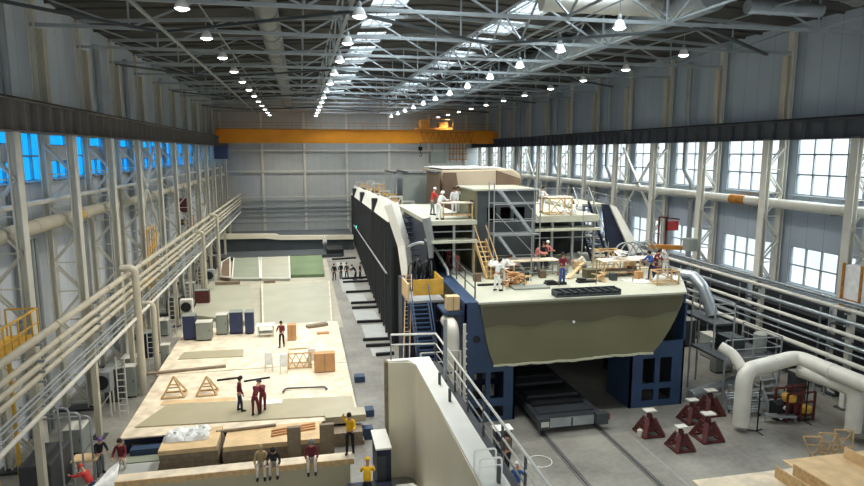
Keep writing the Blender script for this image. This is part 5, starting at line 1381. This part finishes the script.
# ---- red jack stands
def jack(x, y, s, label, m='red_dark', top='steel_white', rz=0):
    o = thing('jack_stand', label, 'stand', (x, y, 0), group='red jack stands')
    b = MB(); w = .5 * s; t = .16 * s; h = .85 * s
    for a in (-1, 1):
        for c in (-1, 1): MB().bar((x + a * w, y + c * w, .04), (x + a * t, y + c * t, h), .2 * s).build('leg', m, o)
    b.box(x - w - .08, x + w + .08, y - w - .08, y - w + .08, 0, .08); b.box(x - w - .08, x + w + .08, y + w - .08, y + w + .08, 0, .08); b.box(x - w - .08, x - w + .08, y - w, y + w, 0, .08); b.box(x + w - .08, x + w + .08, y - w, y + w, 0, .08)
    b.box(x - t * 2.1, x + t * 2.1, y - t * 2.1, y + t * 2.1, h * .3, h * .62); b.build('frame', m, o)
    MB().lathe([(.13 * s, h), (.13 * s, h + .2 * s), (.08 * s, h + .22 * s), (.08 * s, h + .36 * s)], (x, y, 0), 12).build('screw', m, o, smooth=True)
    MB().box(x - .3 * s, x + .3 * s, y - .2 * s, y + .2 * s, h + .36 * s, h + .42 * s).build('head_plate', top, o)
for px, py, s, lb in [(653, 437, .95, 'leftmost red jack stand near the cart rail'), (685, 452, .85, 'red-brown jack stand nearest the camera'), (712, 442, 1.0, 'large red jack stand right of the nearest one, pale head plate'), (696, 424, .9, 'red jack stand behind the middle of the group'), (714, 416, 1.0, 'rearmost red jack stand, next to the white upright duct')]:
    p = at(px, py, z=0); jack(p.x, p.y + .4, s, lb)
b = MB(); p = at(640, 436, z=0); b.lathe([(.14, 0), (.15, .05), (.14, .3), (.1, .34)], (p.x, p.y, 0), 12); tag(b.build('paint_can', 'steel_white', smooth=True), 'white can on the floor left of the leftmost jack stand', 'can')
# ---- big white duct assembly, right
a0 = at(737, 430, z=.3)
A = Vector((20.7, 25.0, .3)); Bv = Vector((20.7, 25.0, 3.05)); Cv = at(797, 357, z=3.05); Dv = at(868, 386, z=3.05)
dd = (Dv - Cv); Ev = Cv + dd * 2.2
duct('air_duct', 'fat white duct rising from the floor and bending across the right foreground', [A, Bv, Cv, Ev], .38, 'duct_white', 'duct', 20, 2.2, .7)
q0 = at(810, 372, z=2.5); q1 = at(857, 390, z=2.5); 
duct('air_duct', 'shorter white duct under the fat one, dropping to the floor at the right edge', [q0 + Vector((-.3, .3, 0)), q1, Vector((q1.x, q1.y, .5))], .36, 'duct_white', 'duct', 18, 2.2, .5)
duct('air_duct', 'small white elbow stub on top of the fat duct bend', [Bv + Vector((.1, .3, 0)), Bv + Vector((.0, .9, .55)), Bv + Vector((-.35, 1.4, .8))], .26, 'duct_white', 'duct', 16, None, .3)
# sloping metal duct with open mouth
g0 = at(693, 276, y=31.6); g1 = at(703, 287, y=30.8); g2 = at(713, 316, y=30.0)
o = duct('air_duct', 'silvery sloping duct with an open mouth beside the right end of the front deck', [g0 + Vector((-.7, .6, .05)), g0, g1, g2], .33, 'duct_metal', 'duct', 18, .9, .25)
dv = (g2 - g1).normalized(); MB().path([g2 - dv * .02, g2 + dv * .03], .3, 18).build('mouth', 'black', o)
for k, (px, x) in enumerate([(748, 21.4), (802, 24.6)]):
    o = thing('duct_stand', ['left', 'right'][k] + ' black pole stand propping the fat white duct', 'stand', (x, 25.6 - k * 1.2, 0))
    y = 24.7 if k == 0 else 25.2
    o.location = (x, y, 0)
    MB().tube((x, y, 0.03), (x, y, 2.6), .035, 8).build('pole', 'black', o); f = MB()
    for i in range(3): f.bar((x, y, .04), (x + .45 * math.cos(i * 2.1 + .4), y + .45 * math.sin(i * 2.1 + .4), .03), .04)
    f.build('tripod_foot', 'black', o)
# red machine with yellow tubs
p = at(812, 428, z=0); x, y = p.x, p.y + 1.2
o = thing('red_machine', 'dark red machine frame with two yellow tubs under the fat duct', 'machine', (x, y, 0)); f = MB()
for a in (-.8, 0, .8):
    for c in (-.4, .4): f.bar((x + a, y + c, 0), (x + a, y + c, 1.5), .09)
for zz in (.3, 1.0, 1.5):
    for c in (-.4, .4): f.bar((x - .8, y + c, zz), (x + .8, y + c, zz), .08)
f.box(x - .8, x + .8, y - .4, y + .4, .28, .34); f.build('frame', 'red_dark', o)
MB().lathe([(.3, 0), (.34, .1), (.34, .3), (.3, .32)], (x - .45, y - .1, 1.0), 16).build('tub', 'yellow', o, smooth=True)
MB().lathe([(.3, 0), (.34, .1), (.34, .3), (.3, .32)], (x + .5, y - .1, .34), 16).build('tub', 'yellow', o, smooth=True)
MB().box(x - .3, x + .1, y - .3, y + .3, .34, .9).build('motor', 'red_dark', o)
f = MB()
for i in range(3): f.path(rounded([(x - .7 + .4 * i, y, 1.5), (x - .6 + .4 * i, y, 1.8), (x - .3 + .4 * i, y - .1, 1.8), (x - .2 + .4 * i, y - .2, 1.3)], .15), .04, 6)
f.build('hose', 'red_dark', o, smooth=True)
# grey tube rack / trolley
p = at(765, 412, z=0); x, y = 22.2, 26.6
o = thing('tube_trolley', 'grey trolley loaded with tubes and profiles behind the left duct stand', 'trolley', (x, y, 0)); f = MB()
for a in (-.7, .7):
    for c in (-.4, .4): f.bar((x + a, y + c, .12), (x + a, y + c, 1.5), .06)
for zz in (.3, .9, 1.5):
    for c in (-.4, .4): f.bar((x - .7, y + c, zz), (x + .7, y + c, zz), .05)
    f.bar((x - .7, y - .4, zz), (x - .7, y + .4, zz), .05); f.bar((x + .7, y - .4, zz), (x + .7, y + .4, zz), .05)
f.build('frame', 'steel_grey', o)
for a in (-.6, .6):
    for c in (-.35, .35): MB().path([(x + a, y + c - .03, .08), (x + a, y + c + .03, .08)], .08, 10).build('caster', 'rubber', o)
for i in range(6):
    zz = .36 + .1 * (i % 3) + (.6 if i > 2 else 0)
    tag(MB().tube((x - 1.1, y - .3 + .09 * i, zz), (x + 1.1, y - .2 + .08 * i, zz + .0), .04, 8).build('metal_tube', 'duct_metal', smooth=True), 'metal tube lying on the grey trolley under the fat duct', 'tube', 'tubes on the grey trolley')
b = MB(); b.bar((22.6, 25.6, .35), (24.0, 25.2, .35), .3, .12); b.bar((22.6, 25.6, .02), (22.6, 25.6, .3), .08); b.bar((24, 25.2, .02), (24, 25.2, .3), .08); tag(b.build('steel_channel', 'duct_metal'), 'pale metal channel on low feet between trolley and red machine', 'channel')
o = thing('equipment_box', 'dark equipment box with white round fittings left of the red machine', 'box', (23.6, 25.7, 0))
MB().box(23.2, 24.0, 25.5, 26.1, 0, .9).build('body', 'black', o, bevel=.02)
for dx, zz in ((-.2, .2), (.15, .25), (0, .7)): MB().path([(23.6 + dx, 25.5, zz), (23.6 + dx, 25.42, zz)], .1, 12).build('fitting', 'paper', o, smooth=True)
# leaning wooden lattice frames
for k in range(3):
    p = at(822 + 10 * k, 462 - 3 * k, z=0); x, y = p.x, p.y
    o = thing('lattice_frame', ['leftmost', 'middle', 'rightmost'][k] + ' of three light wooden frames leaning together near the plywood', 'frame', (x, y, 0))
    u = Vector((.75, -.25, 0)); v = Vector((-.35 + .3 * k, .25, 1.05)); c = Vector((x, y, .04)); f = MB()
    cs = [c - u * .5, c + u * .5, c + u * .5 + v, c - u * .5 + v]
    for i in range(4): f.bar(cs[i], cs[(i + 1) % 4], .06)
    f.build('frame', 'lumber', o); f = MB()
    for t in (.33, .66): f.bar(cs[0] + v * t, cs[1] + v * t, .045)
    f.bar(cs[0], cs[2], .045); f.build('slat', 'lumber', o)
# plywood stack at lower right
o = thing('plywood_stack', 'pale plywood sheets on trestles filling the lower right corner', 'plywood', (19, 18.6, 0))
MB().box(14.4, 23.2, 16.5, 19.75, .93, 1.0).build('sheet', 'plywood', o); MB().box(18.9, 24., 16.5, 20.3, 1.0, 1.05).build('sheet', 'plywood_warm', o)
f = MB()
for x in (15, 18, 21, 23):
    for y in (16.8, 19.4): f.box(x - .06, x + .06, y - .06, y + .06, 0, .93)
    f.box(x - .06, x + .06, 16.6, 19.6, .83, .93)
f.build('trestle', 'lumber', o)
for k, (a, c, lb) in enumerate([((776, 466), (818, 492), 'leftmost upright plywood strip standing on the sheets'), ((794, 464), (838, 490), 'middle upright plywood strip standing on the sheets'), ((845, 447), (880, 464), 'rightmost upright plywood strip at the picture edge')]):
    zt = 1.5; p0 = at(a[0], a[1], z=zt); p1 = at(c[0], c[1], z=zt)
    z0 = 1.05; b = MB(); b.bar((p0.x, p0.y, (z0 + zt) / 2), (p1.x, p1.y, (z0 + zt) / 2), .06, zt - z0)
    tag(b.build('plywood_strip', 'lumber' if k < 2 else 'plywood_warm'), lb, 'plywood strip')
# ---- steel access stage at the right of the cradle
o = thing('access_stage', 'grey steel access stage with railings between hull cradle and right pipe rack', 'platform', (22.6, 29.5, 0))
MB().box(21.6, 25.0, 27.6, 30.6, 2.5, 2.6).build('grating', 'steel_dark', o); MB().box(21.6, 25., 27.55, 27.62, 2.4, 2.7).build('edge_beam', 'steel_grey', o)
MB().box(21.6, 22.8, 28.6, 31.6, 4.2, 4.3).build('upper_grating', 'steel_dark', o)
f = MB()
for (x, y, z0, z1) in ((21.6, 27.6, 0, 3.7), (25, 27.6, 0, 3.7), (23.3, 27.6, 2.6, 3.7), (21.6, 30.6, 0, 5.4), (25, 30.6, 0, 3.7), (21.6, 28.6, 2.6, 5.4), (22.8, 28.6, 2.6, 5.4), (22.8, 31.6, 0, 5.4)): f.bar((x, y, z0), (x, y, z1), .07)
f.build('upright', 'steel_grey', o); f = MB()
for zz in (3.15, 3.7): f.bar((21.6, 27.6, zz), (25, 27.6, zz), .05); f.bar((25, 27.6, zz), (25, 30.6, zz), .05)
for zz in (4.85, 5.4): f.bar((21.6, 28.6, zz), (22.8, 28.6, zz), .05); f.bar((22.8, 28.6, zz), (22.8, 31.6, zz), .05)
f.build('handrail', 'steel_grey', o); f = MB()
for i in range(8): t = i / 8; f.box(23.4, 24.2, 27.6 + t * -1.5 - .1, 27.6 - 1.5 * t + .1, 2.5 - 2.4 * t, 2.54 - 2.4 * t)
f.build('tread', 'steel_grey', o); f = MB()
for x in (23.35, 24.25): f.bar((x, 27.6, 2.5), (x, 26, .05), .06, .16)
f.build('stringer', 'steel_grey', o)
f = MB(); f.box(22.9, 23.9, 29., 30.2, 2.6, 3.3); f.build('machine_unit', 'slate', o); MB().lathe([(.35, 2.6), (.35, 3.6), (.2, 3.7)], (24.5, 28.6, 0), 14).build('drum', 'grey_cabinet', o, smooth=True)
b = MB(); b.box(21.4, 22.0, 31.8, 34.5, 4.4, 6.0); b.bar((21.5, 32, 0), (21.5, 32, 4.4), .1); b.bar((21.5, 34.3, 0), (21.5, 34.3, 4.4), .1); tag(b.build('machine_block', 'navy', bevel=.05), 'blue drive block at the right edge of the hull deck', 'machine')
duct('air_duct', 'grey duct lying low behind the access stage', [(20.2, 28.3, .5), (24.5, 29.2, 1.0), (27, 31, 1.0)], .3, 'duct_metal', 'duct', 14, 2, .5)
cabinet(25.2, 32.5, 1.2, .6, 1.9, 'grey_cabinet', 'grey electrical cabinet behind the access stage'); cabinet(26.0, 27.4, .7, .6, 1.8, 'steel_dark', 'dark electrical cabinet below the right pipe rack')
for k, y in enumerate([35, 38, 41.5, 45, 49]):
    cabinet(26.3, y, .8, 1.4, 1.6 + .3 * (k % 2), 'steel_dark' if k % 2 else 'grey_cabinet', '%s machine cabinet in the row under the right pipe rack, counted from the camera' % ORD[k])
# red frame with sign board and orange hoist at right wall, far
p = at(671, 224, x=24.5)
o = thing('sign_frame', 'red steel frame with a red sign board standing before the right windows', 'sign', (p.x, p.y, 0))
f = MB()
for dx in (-.9, -.35): f.bar((p.x + dx, p.y, 5.), (p.x + dx, p.y, p.z + .5), .1)
f.bar((p.x - .9, p.y, p.z + .5), (p.x + .6, p.y, p.z + .3), .1)
for dx in (-.9, -.35): f.bar((p.x + dx, p.y, 0), (p.x + dx, p.y, 5), .1)
f.build('frame', 'red_dark', o); MB().box(p.x - .4, p.x + .55, p.y - .05, p.y, p.z - .45, p.z + .2).build('sign_board', 'red', o)
p2 = at(664, 246, x=23.4)
o = thing('hoist_beam', 'yellow-orange hoist beam above the right end of the deck', 'hoist', (p2.x, p2.y, 0))
MB().bar((p2.x - 1.1, p2.y, p2.z), (p2.x + 1.1, p2.y - .3, p2.z - .1), .3, .3).build('beam', 'orange_rust', o); MB().bar((p2.x, p2.y, 0), (p2.x, p2.y, p2.z), .12).build('mast', 'steel_grey', o)
o = thing('lit_cabinet', 'orange framed white equipment cabinet mounted by the nearest right column', 'cabinet', (28.4, 27.4, 5.4))
MB().box(28.1, 28.75, 26.1, 27.1, 5.6, 7.6).build('body', 'paper', o)
f = MB(); f.box(28.0, 28.1, 26.0, 27.2, 5.4, 5.8); f.box(28.0, 28.1, 26.0, 26.1, 5.4, 7.7); f.box(28.0, 28.1, 27.1, 27.2, 5.4, 7.7); f.build('frame', 'orange_rust', o)
b = MB(); p = at(687, 244, x=27.6); b.box(p.x - .1, p.x + .6, p.y - .4, p.y + .4, p.z - .5, p.z + .4); b.bar((p.x + .3, p.y, p.z - .4), (p.x + .3, p.y, 0), .1); tag(b.build('control_cabinet', 'grey_cabinet'), 'grey box on a post before the right lower windows', 'cabinet')
# red/orange units on the left wall at mid distance
for k, (px, py, m_) in enumerate([(184, 205, 'red_dark'), (189, 222, 'orange_rust')]):
    p = at(px, py, x=-12.2); b = MB(); b.box(-12.6, -11.8, p.y - .8, p.y + .8, p.z - .7, p.z + .7); b.box(-13, -12.6, p.y - .2, p.y + .2, p.z - .3, p.z + .3)
    tag(b.build('wall_unit', m_), ['upper dark red', 'lower orange'][k] + ' unit fixed to the left wall between far columns', 'wall unit')
p = at(358, 227, x=7.4)
tag(MB().box(7.15, 7.3, p.y - .5, p.y + .5, p.z - .12, p.z + .12).build('indicator_sign', 'screen_green'), 'small glowing green indicator at the far end of the dark wall', 'sign')
# ================================================================== OUTSIDE
g = MB(); g.box(-120, -13.5, -30, 180, -.5, -.35); g.box(31.1, 160, -30, 180, -.5, -.35); struct(g.build('ground', 'ground_snow'))
b = MB(); b.box(62, 70, 10, 120, -.4, 6.5)
o = b.build('neighbour_building', 'facade'); tag(o, 'pale neighbouring building seen faintly through the right windows', 'building')
# ================================================================== LIGHT
w = bpy.data.worlds.new('world'); sc.world = w; w.use_nodes = True; nt = w.node_tree
bg = nt.nodes['Background']; bg.inputs['Color'].default_value = (.93, .975, 1.0, 1); bg.inputs['Strength'].default_value = 1.4
def area(name, loc, rot, sx, sy, power, color=(1, 1, 1)):
    l = bpy.data.lights.new(name, 'AREA'); l.shape = 'RECTANGLE'; l.size = sx; l.size_y = sy; l.energy = power; l.color = color
    o = bpy.data.objects.new(name, l); col.objects.link(o); o.location = loc; o.rotation_euler = rot; return o
for x0, x1 in sky:
    area('daylight_skylight', ((x0 + x1) / 2, 62, zroof(x0) + 1.2), (0, 0, 0), x1 - x0 + .6, 84, 14000, (.93, .97, 1))
area('daylight_right', (33.8, 62, 18), (0, D2(62), 0), 5, 90, 30000, (.88, .95, 1))
area('daylight_left', (-16.5, 62, 18.2), (0, D2(-62), 0), 4, 90, 14000, (.9, .95, 1))
for i, (x, y, z) in enumerate(LAMPPOS):
    l = bpy.data.lights.new('lamp_light', 'SPOT'); l.energy = 2200; l.color = (1, .93, .82); l.spot_size = D2(118); l.spot_blend = .8; l.shadow_soft_size = .2
    o = bpy.data.objects.new('lamp_light', l); col.objects.link(o); o.location = (x, y, z)
# ================================================================== CAMERA
cam = bpy.data.cameras.new('camera'); co = bpy.data.objects.new('camera', cam); col.objects.link(co); sc.camera = co
cam.sensor_fit = 'HORIZONTAL'; cam.sensor_width = 36; cam.lens = FPX / 864 * 36; cam.clip_end = 500; cam.clip_start = .1
# camera axes in world: right, up, back
rx = Vector((_X.x, _F.x, _U.x)); uy = Vector((_X.y, _F.y, _U.y)); bz = -Vector((_X.z, _F.z, _U.z))
co.matrix_world = Matrix(((rx.x, uy.x, bz.x, 0), (rx.y, uy.y, bz.y, 0), (rx.z, uy.z, bz.z, H), (0, 0, 0, 1)))
sc.view_settings.view_transform = 'Standard'; sc.view_settings.look = 'None'; sc.view_settings.gamma = 1; sc.view_settings.exposure = -.03
sc.cycles.use_denoising = True
sc.cycles.max_bounces = 6; sc.cycles.diffuse_bounces = 4; sc.cycles.transparent_max_bounces = 12; sc.cycles.glossy_bounces = 3; sc.cycles.sample_clamp_indirect = 5
